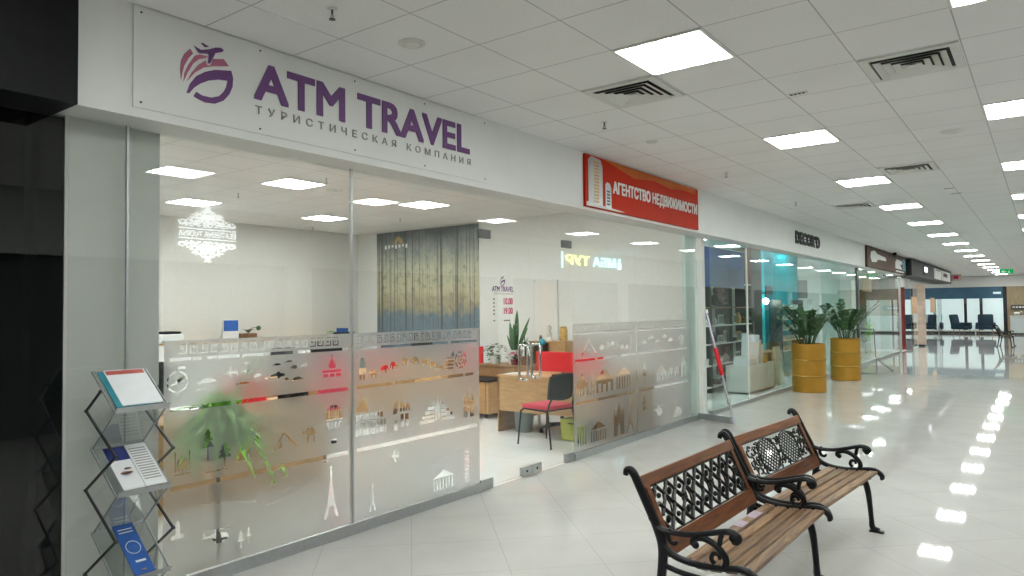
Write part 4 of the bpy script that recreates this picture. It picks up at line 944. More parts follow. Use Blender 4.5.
for (dy, L_, lean) in ((.10, .62, .12), (.16, .70, .22), (.05, .5, .05), (-.1, .4, -.25), (.2, .45, .4)):
    m.leaf((.05, dy*.3, .16), (.45, lean, 1.2), L_, .026, droop=.15, segs=6)
m.build('long_leaves', M['leaf2'], r)
for k in range(2):
    a = rnd.uniform(-1, 1); pts = curve_pts((.06, .05*k-.05, .17), (.7, a, .3), .55, (.1, a*.5, -2.2), 8)
    m = MB().tube(pts, .003, 5)
    for p in pts[4:]:
        for q in range(2): an = rnd.uniform(0, 6.28); m.leaf(p, (math.cos(an), math.sin(an), -.2), .05, .018, droop=.4)
    tag(m.build('trailing_shoot', M['leaf2'], r))

# ================================================================== AGENCY FURNITURE
def desk(label, x0, x1, y0, y1, h=.75, pz=.28, mat='deskwood', group=None, front='-y', cz=None):
    r = wempty('office_desk', ((x0+x1)/2, (y0+y1)/2, 0), label=label, cat='desk', group=group)
    MB().box(x0, x1, y0, y1, h-.025, h, bev=.004).build('tabletop', M[mat], r)
    if front == '-y':
        MB().box(x0+.02, x1-.02, y0+.02, y0+.038, pz, h-.026).build('front_panel', M[mat], r)
        for x in (x0+.005, x1-.027): MB().box(x, x+.022, y0+.01, y1-.01, 0, h-.026).build('leg', M[mat+'_d' if mat == 'deskwood' else mat], r)
    else:
        MB().box(x1-.04, x1-.022, y0+.02, y1-.02, pz, h-.026).build('front_panel', M[mat], r)
        for y in (y0+.005, y1-.027): MB().box(x0+.01, x1-.01, y, y+.022, 0, h-.026).build('leg', M[mat+'_d' if mat == 'deskwood' else mat], r)
    return r
desk('beech office desk facing the glass door', -5.86, -4.32, 7.46, 8.22)
desk('beech desk return just behind the film right of door', -4.98, -4.36, 8.25, 9.1, .75, .05, front='+x')
desk('long beech desk blurred behind the left frosted pane', -6.25, -5.45, 2.3, 4.35, .75, .05, front='+x')
desk('beech desk in the middle of the agency room', -8.3, -7.5, 5.4, 7.6, .75, .2, front='+x')
desk('beech desk near the back corner under the poster', -9.8, -8.3, 9.2, 9.9, .75, .2)
# mobile pedestal
r = wempty('mobile_pedestal', (-6.95, 8.5, 0), label='low beech pedestal on castors left of the front desk', cat='cabinet')
MB().box(-7.45, -6.62, 8.22, 8.75, .07, .54, bev=.003).build('body', M['deskwood'], r)
MB().box(-7.47, -6.60, 8.20, 8.77, .54, .565, bev=.003).build('top_board', M['black'], r)
for k in range(3):
    d_ = MB().box(-7.42, -6.66, 8.205, 8.22, .09+.15*k, .225+.15*k, bev=.002).build('drawer', M['deskwood'], r)
    MB().tube([(-7.12, 8.195, .17+.15*k), (-6.96, 8.195, .17+.15*k)], .005, 6).build('drawer_handle', M['alu'], d_)
for x in (-7.38, -6.70):
    for y in (8.28, 8.70): MB().tube([(x-.012, y, .035), (x+.012, y, .035)], .034, 14).box(x-.014, x+.014, y-.014, y+.014, .045, .07).build('castor', M['black'], r, True)
# low side cabinet with plants
r = wempty('low_cabinet', (-6.8, 9.0, 0), label='low orange-brown cabinet carrying the pot plants', cat='cabinet')
MB().box(-7.3, -6.25, 8.82, 9.3, 0, .72).build('body', M['deskwood_d'], r); MB().box(-7.32, -6.23, 8.80, 9.32, .72, .75, bev=.003).build('top_board', M['deskwood_d'], r)
for k in range(2):
    d_ = MB().box(-7.28+.52*k, -6.79+.52*k, 8.80, 8.818, .06, .70, bev=.002).build('door', M['deskwood_d'], r); MB().tube([(-6.85+.10*k, 8.79, .38), (-6.85+.10*k, 8.79, .5)], .005, 6).build('door_handle', M['alu'], d_)
# tall open cabinet
r = wempty('open_cabinet', (-6.46, 9.8, 0), label='beech cabinet with an open compartment against the far wall', cat='cabinet')
x0, x1, y0, y1 = -6.80, -6.12, 9.55, 9.98
MB().box(x0, x0+.02, y0, y1, 0, 1.07).build('side_panel', M['deskwood_d'], r); MB().box(-6.42, x1, y0, y1, 0, 1.07).build('closed_part', M['deskwood'], r)
MB().box(x0-.01, x1+.01, y0-.01, y1, 1.07, 1.095, bev=.003).build('top_board', M['deskwood'], r); MB().box(x0+.02, -6.42, y1-.02, y1, 0, 1.07).build('back_panel', M['deskwood_d'], r)
for z in (.3, .7): MB().box(x0+.02, -6.42, y0+.01, y1-.02, z, z+.02).build('shelf', M['deskwood_d'], r)
def jar(label, x, y, z, mat, s_=1, prof=None):
    o = MB().lathe((0, 0, 0), [(a*s_, b*s_) for a, b in (prof or [(.03, 0), (.045, .01), (.05, .05), (.04, .10), (.025, .12), (.03, .14), (.012, .15)])], 18).build('ornament', mat, None, True)
    o.location = (x, y, z); tag(o, label, 'ornament')
jar('white figurine on the beech cabinet, left ornament', -6.55, 9.75, 1.096, M['ceramic'], 1.1, [(.05, 0), (.05, .02), (.03, .05), (.045, .10), (.02, .14), (.035, .17), (.03, .21), (.005, .23)])
jar('ochre square vase on the beech cabinet, right ornament', -6.27, 9.75, 1.096, M['ochre'], 1.1, [(.055, 0), (.06, .02), (.06, .17), (.045, .19), (.05, .21), (.02, .21)])
jar('small dark-topped ornament at cabinet left end', -6.72, 9.75, 1.096, M['darksteel'], .6)
# second small globe on cabinet
r = wempty('desk_globe', (-6.95, 9.05, .751), label='small pale blue globe on stand beside spiky plant', cat='globe')
MB().ball((-6.30, 9.18, 1.10), .055, n=20).build('sphere', M['tealp'], r, True); MB().tube([(-6.30, 9.18, .755), (-6.30, 9.18, 1.05)], .008, 8).lathe((-6.30, 9.18, .7515), [(.06, 0), (.06, .01), (.01, .015)], 20).build('foot', M['alu'], r, True)
# red desk screens
for (x0, x1, y, z0, lb) in ((-5.76, -4.70, 8.235, .73, 'red fabric desk screen behind the front desk'), (-7.75, -7.32, 8.95, .60, 'red fabric desk screen left of the pot plants')):
    r = wempty('desk_screen', ((x0+x1)/2, y, z0), label=lb, cat='screen'); h = .29 if x0 > -6 else .42
    MB().box(x0, x1, y, y+.035, z0+.01, z0+h, bev=.006).build('fabric_panel', M['redf'], r)
    MB().box(x0+.01, x0+.05, y+.005, y+.03, 0, z0+.02).build('post', M['alu'], r)
    MB().box(x1-.05, x1-.01, y+.005, y+.03, 0, z0+.02).build('post', M['alu'], r)
# papers, laptop and clutter on the front desk
def flat(name, cat, label, x, y, z, w_, d_, h_, mat, rz=0, bev=0):
    o = MB().box(-w_/2, w_/2, -d_/2, d_/2, 0, h_, bev=bev).build(name, mat); o.location = (x, y, z); o.rotation_euler = (0, 0, rz); return tag(o, label, cat)
flat('paper_sheet', 'paper', 'white paper sheets on the left end of front desk', -5.62, 7.72, .751, .42, .22, .006, M['paper'], .15)
flat('paper_stack', 'paper', 'paper pile on desk blurred behind left frosted pane', -5.85, 3.2, .751, .32, .24, .05, M['paper'], .3, .003)
def laptop(label, x, y, z, rz):
    r = empty('laptop', (x, y, z), rz, label=label, cat='laptop')
    MB().box(-.17, .17, -.12, .12, 0, .018, bev=.004).build('base', M['black'], r)
    MB().box(-.17, .17, .12, .13, .01, .03).build('hinge', M['darksteel'], r)
    return r
laptop('flat black keyboard tray on front desk right of handles', -4.95, 7.78, .751, 0)
def monitor(label, x, y, z, rz):
    r = empty('monitor', (x, y, z), rz, label=label, cat='monitor')
    MB().box(-.11, .11, -.08, .08, 0, .012, bev=.003).build('foot', M['black'], r); MB().box(-.02, .02, .02, .04, .012, .2).build('neck', M['black'], r)
    MB().box(-.26, .26, -.01, .02, .12, .46, bev=.004).build('screen', M['black'], r); return r
monitor('black monitor blurred behind the left frosted pane', -5.75, 2.75, .751, PI/2+.2)
monitor('black monitor on the middle desk of the agency', -7.9, 6.3, .751, PI/2)
monitor('black monitor on the corner desk under forest poster', -9.2, 9.5, .751, PI)
# bin, crate
o = MB().lathe((0, 0, 0), [(.105, 0), (.11, .005), (.135, .285), (.142, .29), (.142, .305), (.13, .305), (.102, .012)], 28)
r = empty('waste_bin', (-5.56, 7.66, 0), label='grey plastic waste bin under the front desk', cat='bin'); o.build('bucket', M['grey'], r, True)
MB().lathe((0, 0, .292), [(.139, 0), (.146, .004), (.146, .012), (.139, .016)], 28, cap=False).build('rim', M['grey'], r, True)
r = wempty('storage_crate', (-4.72, 7.15, 0), 0, label='yellow-green slatted crate behind the visitor chair', cat='crate')
cx, cy_, w2, d2, H = -4.66, 7.53, .16, .13, .26
for nm, bx in (('side', (cx-w2, cx+w2, cy_-d2, cy_-d2+.008)), ('side', (cx-w2, cx+w2, cy_+d2-.008, cy_+d2)), ('side', (cx-w2, cx-w2+.008, cy_-d2, cy_+d2)), ('side', (cx+w2-.008, cx+w2, cy_-d2, cy_+d2))):
    s_ = MB().box(bx[0], bx[1], bx[2], bx[3], .005, H).build(nm, M['lime'], r)
m = MB()
for k in range(9): m.box(cx-w2+.02+.04*k, cx-w2+.035+.04*k, cy_-d2-.004, cy_-d2, .03, H-.07)
m.build('slats', M['lime'], r); MB().box(cx-w2, cx+w2, cy_-d2, cy_+d2, .004, .012).build('bottom', M['lime'], r)
MB().box(cx-w2-.008, cx+w2+.008, cy_-d2-.008, cy_+d2+.008, H-.03, H-.02).build('rim', M['lime'], r); MB().box(cx-.05, cx+.05, cy_-d2-.006, cy_-d2-.003, H-.055, H-.04).build('grip_slot', M['darksteel'], r)
# visitor chair facing the desk side, seen from behind right
r = empty('visitor_chair', (-4.80, 7.10, 0), math.radians(80), label='visitor chair with red seat and black backrest before front desk', cat='chair')
mb = MB(); pts = []
mb.box(-.225, .225, -.21, .22, .435, .485, bev=.02); mb.build('seat', M['redchair'], r, True)
MB().box(-.215, .215, -.20, .21, .42, .436, bev=.004).build('seat_pan', M['black'], r)
m = MB(); N_ = 9; F_, B_ = [], []
for i in range(N_):
    for j in range(7):
        u = -1+2*i/(N_-1); v_ = j/6; x = .22*u*(1-.08*v_*v_-.10*(1-v_)**2); z = .56+.27*v_+.018*(1-u*u)*(1 if v_ > .5 else -1)*abs(v_-.5)*2; y = -.235-.05*v_+.045*u*u*1.0
        F_.append(m.bm.verts.new((x, y+.012, z))); B_.append(m.bm.verts.new((x, y-.014, z)))
for L__, rev in ((F_, 0), (B_, 1)):
    for i in range(N_-1):
        for j in range(6):
            q = [L__[i*7+j], L__[(i+1)*7+j], L__[(i+1)*7+j+1], L__[i*7+j+1]]; m.bm.faces.new(q[::-1] if rev else q)
bd = [(i, 0) for i in range(N_)]+[(N_-1, j) for j in range(1, 7)]+[(i, 6) for i in range(N_-2, -1, -1)]+[(0, j) for j in range(5, 0, -1)]
for (a, b), (c, d) in zip(bd, bd[1:]+bd[:1]): m.bm.faces.new((F_[a*7+b], F_[c*7+d], B_[c*7+d], B_[a*7+b]))
m.build('backrest', M['blackf'], r, True)
for sx in (-1, 1):
    MB().tube([(sx*.20, .20, .43), (sx*.225, .235, .40), (sx*.245, .27, .0)], .011, 8).build('leg', M['black'], r, True)
    MB().tube([(sx*.235, -.27, .0), (sx*.215, -.20, .42), (sx*.205, -.215, .50), (sx*.18, -.255, .60)], .011, 8).build('leg', M['black'], r, True)
    MB().tube([(sx*.215, -.19, .42), (sx*.20, .20, .425)], .010, 8).build('seat_rail', M['black'], r, True)
# office chair under the desk
r = empty('office_chair', (-5.15, 7.95, 0), .4, label='black office chair on castors under the front desk', cat='chair')
MB().tube([(0, 0, .06), (0, 0, .44)], .025, 10).build('column', M['black'], r, True)
for k in range(5):
    a = k*2*PI/5; MB().tube([(0, 0, .10), (.30*math.cos(a), .30*math.sin(a), .07)], [.022, .014], 8).build('base_arm', M['black'], r, True)
    c_ = (.30*math.cos(a), .30*math.sin(a), .03); MB().tube([(c_[0]-.02, c_[1], .03), (c_[0]+.02, c_[1], .03)], .029, 12).build('castor', M['black'], r, True)
MB().box(-.23, .23, -.22, .22, .44, .52, bev=.03).build('seat', M['blackf'], r, True); MB().box(-.21, .21, .20, .25, .60, .72, bev=.02).build('backrest', M['blackf'], r, True)

# plants on the low cabinet
r = empty('potted_plant', (-6.72, 9.02, .751), label='tall sword-leaved plant in pale pot behind the desk', cat='plant')
MB().lathe((0, 0, 0), [(.09, 0), (.13, .20), (.138, .20), (.138, .23), (.12, .23), (.11, .19)], 24).build('pot', M['ceramic'], r, True); MB().lathe((0, 0, .18), [(.112, 0), (.05, .012)], 20).build('soil', M['soil'], r)
for (a, le, ln, w_) in ((1.4, .05, .68, .085), (3.3, .10, .50, .08), (.2, .42, .62, .055), (2.4, .05, .46, .08), (5.0, .12, .40, .07), (-.1, .62, .48, .06), (3.9, .3, .3, .05)):
    m = MB(); m.leaf((.03*math.cos(a), .03*math.sin(a), .18), (le*math.cos(a), le*math.sin(a), 1), ln, w_, up=(math.sin(a)*.2, -1, .1), droop=.02, segs=7, fold=.3); m.build('leaf', M['leaf3'], r, True)
r = empty('potted_plant', (-6.44, 8.92, .751), label='spiky narrow-leaved plant right of the sword-leaved plant', cat='plant')
MB().lathe((0, 0, 0), [(.07, 0), (.085, .13), (.08, .14)], 20).build('pot', M['brownp'], r, True); m = MB(); rnd = random.Random(4)
for k in range(48):
    a = rnd.uniform(0, 6.28); e_ = rnd.uniform(.1, 1.4); m.leaf((0, 0, .30), (math.cos(a)*math.cos(e_), math.sin(a)*math.cos(e_), math.sin(e_)), rnd.uniform(.20, .30), .016, droop=rnd.uniform(.3, 1.1), segs=5)
m.tube([(0, 0, .13), (0, 0, .31)], .014, 8); m.build('leaves', M['leaf3'], r)
r = empty('potted_plant', (-7.05, 8.95, .751), label='low ivy-like plant left of the sword-leaved plant', cat='plant')
MB().lathe((0, 0, 0), [(.07, 0), (.09, .12), (.085, .13)], 20).build('pot', M['ceramic'], r, True); m = MB()
for k in range(70):
    a = rnd.uniform(0, 6.28); rr = rnd.uniform(.02, .17); m.leaf((rr*math.cos(a), rr*math.sin(a), rnd.uniform(.08, .30)), (math.cos(a), math.sin(a), rnd.uniform(-.3, .8)), .075, .06, droop=.3, segs=3)
m.build('leaves', M['leaf'], r)
r = empty('potted_plant', (-6.62, 8.88, .751), label='small pink-flowering plant between the taller pot plants', cat='plant')
MB().lathe((0, 0, 0), [(.05, 0), (.065, .09)], 18).build('pot', M['terra'], r, True); m = MB(); f_ = MB()
for k in range(30):
    a = rnd.uniform(0, 6.28); m.leaf((0, 0, .09), (math.cos(a), math.sin(a), rnd.uniform(.3, 1.4)), .11, .03, droop=.3, segs=3)
for k in range(12): f_.ball((rnd.uniform(-.08, .08), rnd.uniform(-.08, .08), rnd.uniform(.15, .21)), .014, n=8)
m.build('leaves', M['leaf'], r); f_.build('flowers', M['pinktext'], r)
# back wall: cabinet row with things on top
for k in range(5):
    y0 = 5.35+.9*k
    r = wempty('wall_cabinet', (-11.55, y0+.45, 0), label='white waist-high cabinet along back wall, %s from left' % ['first', 'second', 'third', 'fourth', 'fifth'][k], cat='cabinet', group='cabinets along the back wall')
    MB().box(-11.79, -11.3, y0+.005, y0+.895, 0, 1.10).build('body', M['white'], r); MB().box(-11.79, -11.28, y0, y0+.9, 1.10, 1.125).build('top_board', M['deskwood'], r)
    for q in range(2):
        d_ = MB().box(-11.3, -11.282, y0+.01+.445*q, y0+.44+.445*q, .04, 1.09, bev=.002).build('door', M['white'], r); MB().tube([(-11.275, y0+.40+.10*q, .5), (-11.275, y0+.40+.10*q, .65)], .006, 6).build('door_handle', M['alu'], d_)
r = wempty('leaflet_stand', (-11.5, 7.1, 1.126), label='blue pictured calendar standing on the back cabinets', cat='stand')
MB().box(-11.52, -11.5, 6.93, 7.23, 1.126, 1.49).build('card', M['paper'], r); MB().box(-11.499, -11.495, 6.94, 7.22, 1.29, 1.48).build('picture', M['bluep'], r); MB().prism([(-11.52, 6.95, 1.45), (-11.66, 6.95, 1.127), (-11.64, 6.95, 1.127), (-11.52, 6.95, 1.42)], (0, .26, 0)).build('strut', M['paper'], r)
r = wempty('planter_box', (-11.5, 7.45, 1.126), label='small brown basket with green sprigs on the back cabinets', cat='planter')
MB().box(-11.6, -11.42, 7.28, 7.55, 1.127, 1.24, bev=.01).build('basket', M['brownp'], r); m = MB()
for k in range(16): a = rnd.uniform(0, 6.28); m.leaf((-11.5, 7.42, 1.24), (math.cos(a)*.6, math.sin(a)*.9, 1), rnd.uniform(.08, .2), .05, droop=.3, segs=3)
m.tube([(-11.5, 7.42, 1.24), (-11.5, 7.47, 1.33), (-11.5, 7.60, 1.35)], .006, 5).ball((-11.5, 7.63, 1.33), .045).build('sprigs', M['leaf'], r)
r = wempty('potted_plant', (-11.5, 9.25, 1.126), label='tiny spider plant at the right end of back cabinets', cat='plant')
MB().lathe((-11.5, 9.25, 1.127), [(.05, 0), (.06, .08)], 16).build('pot', M['ceramic'], r, True); m = MB()
for k in range(22): a = rnd.uniform(0, 6.28); m.leaf((-11.5, 9.25, 1.2), (math.cos(a), math.sin(a), .9), .18, .018, droop=.7, segs=4)
m.build('leaves', M['leaf2'], r)
flat('folder_stack', 'folders', 'dark folders lying at right end of back cabinets', -11.52, 9.62, 1.126, .3, .30, .07, M['black'], 0, .005)
flat('storage_box', 'box', 'blue box on the dark folders at back cabinets', -11.52, 9.58, 1.197, .18, .16, .08, M['bluep'], 0, .005)
r = empty('printer', (-11.5, 5.75, 1.126), label='white and black printer at left end of back cabinets', cat='printer')
r.location = (-11.5, 5.9, 1.126)
MB().box(-.2, .2, -.22, .22, 0, .15, bev=.02).build('body', M['white'], r); MB().box(-.16, .16, -.12, .20, .15, .19, bev=.02).build('lid', M['black'], r); MB().box(.2, .26, -.15, .15, .03, .04).build('paper_tray', M['grey'], r)
# forest poster on the side wall
r = wempty('wall_poster', (-9.8, 10.24, .8), label='large misty forest poster on the agency wall', cat='poster')
MB().box(-11.2, -8.44, 10.235, 10.249, .55, 3.235).build('print', M['forest'], r)
m = MB()
for k in range(9): a = PI*k/8; m.tube([(-10.55+.05*math.cos(a), 10.23, 3.0+.05*math.sin(a)), (-10.55+.13*math.cos(a), 10.23, 3.0+.13*math.sin(a))], .012, 5)
m.build('sun_emblem', M['ochre'], r); m = MB(); [m.box(-10.95+.10*k, -10.90+.10*k, 10.231, 10.235, 2.89+.015*(k % 3), 2.97) for k in range(7)]; m.build('pale_marks', M['paper'], r)
r = wempty('wall_poster', (-6.95, 10.24, 1.5), label='pale framed door-like panel on agency wall above cabinets', cat='panel')
MB().box(-7.17, -6.72, 10.225, 10.249, .0, 2.09).build('leaf', M['palepink'], r); MB().box(-7.20, -7.17, 10.22, 10.249, 0, 2.12).box(-6.72, -6.69, 10.22, 10.249, 0, 2.12).build('frame', M['plaster'], r)
# clutter seen through the clear stripes
for i, (x, y, z, w_, d_, h_, mt, nm, lb) in enumerate(((-6.1, 3.9, .751, .3, .25, .22, 'redf', 'document_box', 'red box on the desk behind left frosted pane'), (-5.7, 4.15, .751, .2, .2, .12, 'black', 'desk_tray', 'black tray on the desk behind left frosted pane'),
        (-7.8, 7.2, .751, .3, .3, .25, 'redf', 'document_box', 'red box on the middle agency desk'), (-7.8, 5.7, .751, .3, .3, .12, 'black', 'desk_tray', 'black tray on the middle agency desk'))):
    flat(nm, 'box', lb, x, y, z, w_, d_, h_, M[mt], .2, .008)
for i, (x, y, lb) in enumerate(((-6.9, 3.3, 'black office chair blurred behind left frosted pane'), (-8.9, 6.5, 'black office chair at the middle agency desk'), (-6.9, 5.4, 'red visitor chair in front of the middle desk'))):
    r = empty('office_chair', (x, y, 0), PI/2 if i < 2 else -PI/2, label=lb, cat='chair'); ft = M['blackf'] if i < 2 else M['redchair']
    MB().tube([(0, 0, .06), (0, 0, .46)], .028, 10).build('column', M['black'], r, True); MB().box(-.24, .24, -.24, .24, .46, .54, bev=.03).build('seat', ft, r, True); MB().box(-.22, .22, .22, .28, .62, 1.08, bev=.03).build('backrest', ft, r, True); MB().box(-.03, .03, .24, .27, .5, .7).build('back_bar', M['black'], r)
    for k in range(5): a = k*2*PI/5; MB().tube([(0, 0, .08), (.3*math.cos(a), .3*math.sin(a), .05)], [.022, .014], 8).ball((.3*math.cos(a), .3*math.sin(a), .028), .028).build('base_arm', M['black'], r, True)

# ================================================================== DECOR SHOP
struct('wall_back', MB().box(-8.1, -8, 10.37, 20.9, 0, CH), M['beige2'])
struct('wall_side', MB().box(-8, -4.2, 20.8, 20.9, 0, CH), M['pale_green'])
r = wempty('banner_or_lit_strip', (-4.35, 12, 2), label='violet-blue banner hanging inside the decor shop window', cat='banner')
MB().box(-4.37, -4.35, 10.75, 12.80, 1.95, 2.6).build('cloth_or_lit_strip', M['blueb'], r); MB().tube([(-4.36, 10.7, 2.6), (-4.36, 12.85, 2.6)], .012, 8).build('rod', M['white'], r, True)
MB().box(-4.345, -4.34, 12.0, 12.5, 2.0, 2.28).build('dark_patch', M['navy'], r)
for y in (10.8, 12.7): MB().tube([(-4.36, y, 2.6), (-4.36, y, CH)], .002, 4).build('hanging_wire', M['alu'], r)
# shelving with goods
r = wempty('shop_shelf', (-5.2, 13.2, 0), label='wall shelving of decor goods under the blue banner', cat='shelf')
MB().box(-5.42, -5.40, 11.9, 15.3, 0, 2.1).build('back_panel', M['plaster'], r)
for y in (11.9, 13.0, 14.1, 15.28): MB().box(-5.4, -5.05, y, y+.025, 0, 2.1).build('upright', M['darksteel'], r)
for z in (.1, .5, .9, 1.25, 1.6, 2.08): MB().box(-5.4, -5.05, 11.9, 15.3, z, z+.022).build('shelf_board', M['white'] if z != 1.6 else M['deskwood_d'], r)
def teddy(label, x, y, z, s_=1):
    r = empty('plush_bear', (x, y, z), label=label, cat='toy')
    m = MB(); m.ball((0, 0, .13*s_), .13*s_, 1, 1, 1.1, 14).ball((.02*s_, 0, .33*s_), .10*s_, 1, 1, 1, 14)
    for sy in (-1, 1): m.ball((0, sy*.08*s_, .41*s_), .035*s_).ball((.12*s_, sy*.09*s_, .05*s_), .05*s_, 1.5, 1, 1).ball((.06*s_, sy*.13*s_, .18*s_), .04*s_, 1.2, 1, 1.5)
    m.build('body', M['brownf'], r, True); MB().ball((.11*s_, 0, .31*s_), .04*s_).build('muzzle', M['brownp'], r, True)
teddy('dark brown plush bear on the decor shop shelf', -5.2, 13.7, 1.622, 1.0)
gi = 0; gd = random.Random(21)
cols = ['black', 'white', 'ceramic', 'cream', 'darksteel', 'ochre', 'paper', 'brownp']
nmz = {.122: 'lowest', .522: 'second lowest', .922: 'middle', 1.272: 'upper'}
for z in nmz:
    y = 12.02; k = 0
    while y < 15.1:
        w_ = gd.uniform(.16, .30); h_ = gd.uniform(.14, .28); kind = gd.choice(['frame', 'frame', 'jar', 'box'])
        if any(abs(y-u) < .12 or abs(y+w_-u) < .1 for u in (13.0, 14.1)): y += .12
        nth = ['first', 'second', 'third', 'fourth', 'fifth', 'sixth', 'seventh', 'eighth', 'ninth', 'tenth', 'eleventh', 'twelfth', 'thirteenth', 'last'][k]
        cn = gd.choice(cols); cw = {'black': 'black', 'white': 'white', 'ceramic': 'pale', 'cream': 'cream', 'darksteel': 'dark', 'ochre': 'ochre', 'paper': 'white', 'brownp': 'brown'}[cn]
        if kind == 'frame':
            r = wempty('picture_frame', (-5.15, y, z), label='%s picture frame, %s item from left on %s decor shelf' % (cw, nth, nmz[z]), cat='picture frame', group='goods on the decor shelving')
            MB().box(-5.19, -5.17, y, y+w_, z, z+h_, bev=.004).build('frame', M[cn], r); MB().box(-5.17, -5.166, y+.025, y+w_-.025, z+.03, z+h_-.03).build('picture', M['paper' if cn in ('black', 'darksteel', 'brownp') else 'grey'], r)
        elif kind == 'jar':
            o = MB().lathe((0, 0, 0), [(w_*.22, 0), (w_*.34, h_*.3), (w_*.30, h_*.65), (w_*.14, h_*.85), (w_*.18, h_)], 16).build('vase', M[cn], None, True); o.location = (-5.2, y+w_/2, z)
            tag(o, '%s vase, %s item from left on %s decor shelf' % (cw, nth, nmz[z]), 'vase', 'goods on the decor shelving')
        else:
            r = wempty('gift_box', (-5.2, y, z), label='%s gift box, %s item from left on %s decor shelf' % (cw, nth, nmz[z]), cat='box', group='goods on the decor shelving')
            MB().box(-5.32, -5.12, y, y+w_*.8, z, z+h_*.6, bev=.004).build('box', M[cn], r); MB().box(-5.33, -5.11, y-.004, y+w_*.8+.004, z+h_*.45, z+h_*.6+.006, bev=.004).build('lid', M['white' if cn != 'white' else 'grey'], r)
        y += w_+gd.uniform(.04, .12); k += 1
r = wempty('tall_cabinet', (-5.2, 15.8, 0), label='dark narrow cabinet between shelving and teal wall', cat='cabinet')
MB().box(-5.5, -5.1, 15.4, 16.15, 0, 2.9, bev=.005).build('body', M['brown'], r); d_ = MB().box(-5.1, -5.085, 15.43, 16.12, .05, 2.85, bev=.003).build('door', M['darksteel'], r); MB().box(-5.085, -5.075, 15.5, 15.52, 1.0, 1.3).build('door_handle', M['alu'], d_)
struct('wall_teal', MB().box(-5.42, -5.35, 16.2, 20.0, 0, CH), M['teal'])
# small mug shelves on the teal wall
r = wempty('mug_shelf', (-5.2, 18.0, 0), label='white rack of mugs in front of the teal wall', cat='shelf')
for y in (17.15, 18.95): MB().box(-5.25, -4.95, y, y+.02, 0, 1.78).build('side_panel', M['darksteel'], r)
MZ = [.55, .80, 1.05, 1.30, 1.55]
for z in MZ: MB().box(-5.25, -4.95, 17.17, 18.95, z, z+.018).build('shelf_board', M['white'], r)
mug0 = None
def make_mug():
    r = empty('mug'); MB().lathe((0, 0, 0), [(.036, 0), (.042, .006), (.042, .10), (.038, .10), (.036, .012), (.01, .01)], 16).build('cup', M['ceramic'], r, True)
    MB().tube([(0, .040, .08), (0, .068, .075), (0, .070, .035), (0, .040, .025)], .006, 6, fine=3).build('handle', M['ceramic'], r, True); return r
lv = ['lowest', 'second lowest', 'middle', 'second highest', 'top']; ps = ['leftmost', 'second', 'third', 'fourth', 'fifth', 'sixth', 'rightmost']
for a, z in enumerate(MZ):
    for b in range(7):
        o = make_mug() if mug0 is None else copy_tree(mug0); mug0 = mug0 or o
        o.location = (-5.06, 17.33+.235*b, z+.019); tag(o, 'white mug on the %s level of mug rack, %s in its row' % (lv[a], ps[b]), 'mug', 'mugs on the white rack')
# wall lamp
r = wempty('wall_lamp', (-5.3, 16.7, 1.7), label='bright bulb lamp glowing before the teal wall', cat='lamp')
MB().ball((-5.2, 16.75, 1.75), .07, n=16).build('bulb', M['bulb'], r, True); MB().tube([(-5.35, 16.75, 1.95), (-5.2, 16.75, 1.93), (-5.2, 16.75, 1.82)], .012, 8).build('arm', M['darksteel'], r, True); MB().box(-5.16, -5.14, 16.6, 17.1, 1.9, 2.1).build('name_plate', M['darksteel'], r)
# emissive cyan strip: the lit left part of the teal wall put into colour
r = wempty('banner_or_lit_strip', (-4.9, 16.5, 1), label='cyan glowing strip painting the lit left part of teal wall', cat='banner')
MB().box(-5.33, -5.30, 16.22, 17.0, .1, 3.1).build('cloth_or_lit_strip', pm('cyan_lit_strip', (.03, .50, .58), .6, 0, .15, 3, emis=(.05, .75, .85), estr=.16), r)
# white bins with rolled papers
def slat_bin(label, y0, y1, x0, x1, h):
    r = wempty('display_bin', ((x0+x1)/2, (y0+y1)/2, 0), label=label, cat='bin'); 
    MB().box(x0, x1, y0, y0+.015, .02, h).box(x0, x1, y1-.015, y1, .02, h).box(x0, x0+.015, y0, y1, .02, h).box(x1-.015, x1, y0, y1, .02, h).build('walls', M['white'], r)
    m = MB(); n = int((y1-y0)/.09); [m.box(x1, x1+.008, y0+.02+.09*k, y0+.08+.09*k, .04, h-.02) for k in range(n)]; m.build('slats', M['white'], r); MB().box(x0, x1, y0, y1, .02, .035).build('bottom', M['white'], r)
slat_bin('white slatted bin of boards behind shop glass', 13.15, 14.70, -4.85, -4.42, .52)
for k in range(7):
    lb = 'tall board leaning in white slatted bin, %s from left' % ['first', 'second', 'third', 'fourth', 'fifth', 'sixth', 'seventh'][k]
    y = 13.25+.08*k if k < 4 else 13.7+.13*(k-4); h = .70 if k < 4 else 1.10-.10*(k-4)
    o = MB().box(-.17, .17, -.012, .012, 0, h-.06, bev=.003).build('canvas_board', M['cream'] if k % 2 else M['paper']); o.location = (-4.64, y+.1, .045); o.rotation_euler = (-.22 if k < 4 else -.16, 0, 0); tag(o, lb, 'board', 'boards in the white bin')
o = MB().box(-.16, .16, -.02, .02, 0, .62, bev=.003).build('canvas_board', M['ochre']); o.location = (-4.64, 14.40, .045); o.rotation_euler = (-.1, 0, 0); tag(o, 'ochre board at the right end of white slatted bin', 'board')
for k in range(3):
    o = MB().box(-.012, .012, -.22, .22, 0, .78-.08*k, bev=.003).build('canvas_board', M['cream']); o.location = (-4.48-.05*k, 15.35+.10*k, .002); o.rotation_euler = (0, -.12, 0); tag(o, 'pale board leaning by the glass left of drum, %s' % ['nearest', 'middle', 'rear'][k], 'board', 'boards leaning by the glass')
r = wempty('open_rack', (-5.0, 15.6, 0), label='wooden rack with boards behind the nearer drum', cat='rack')
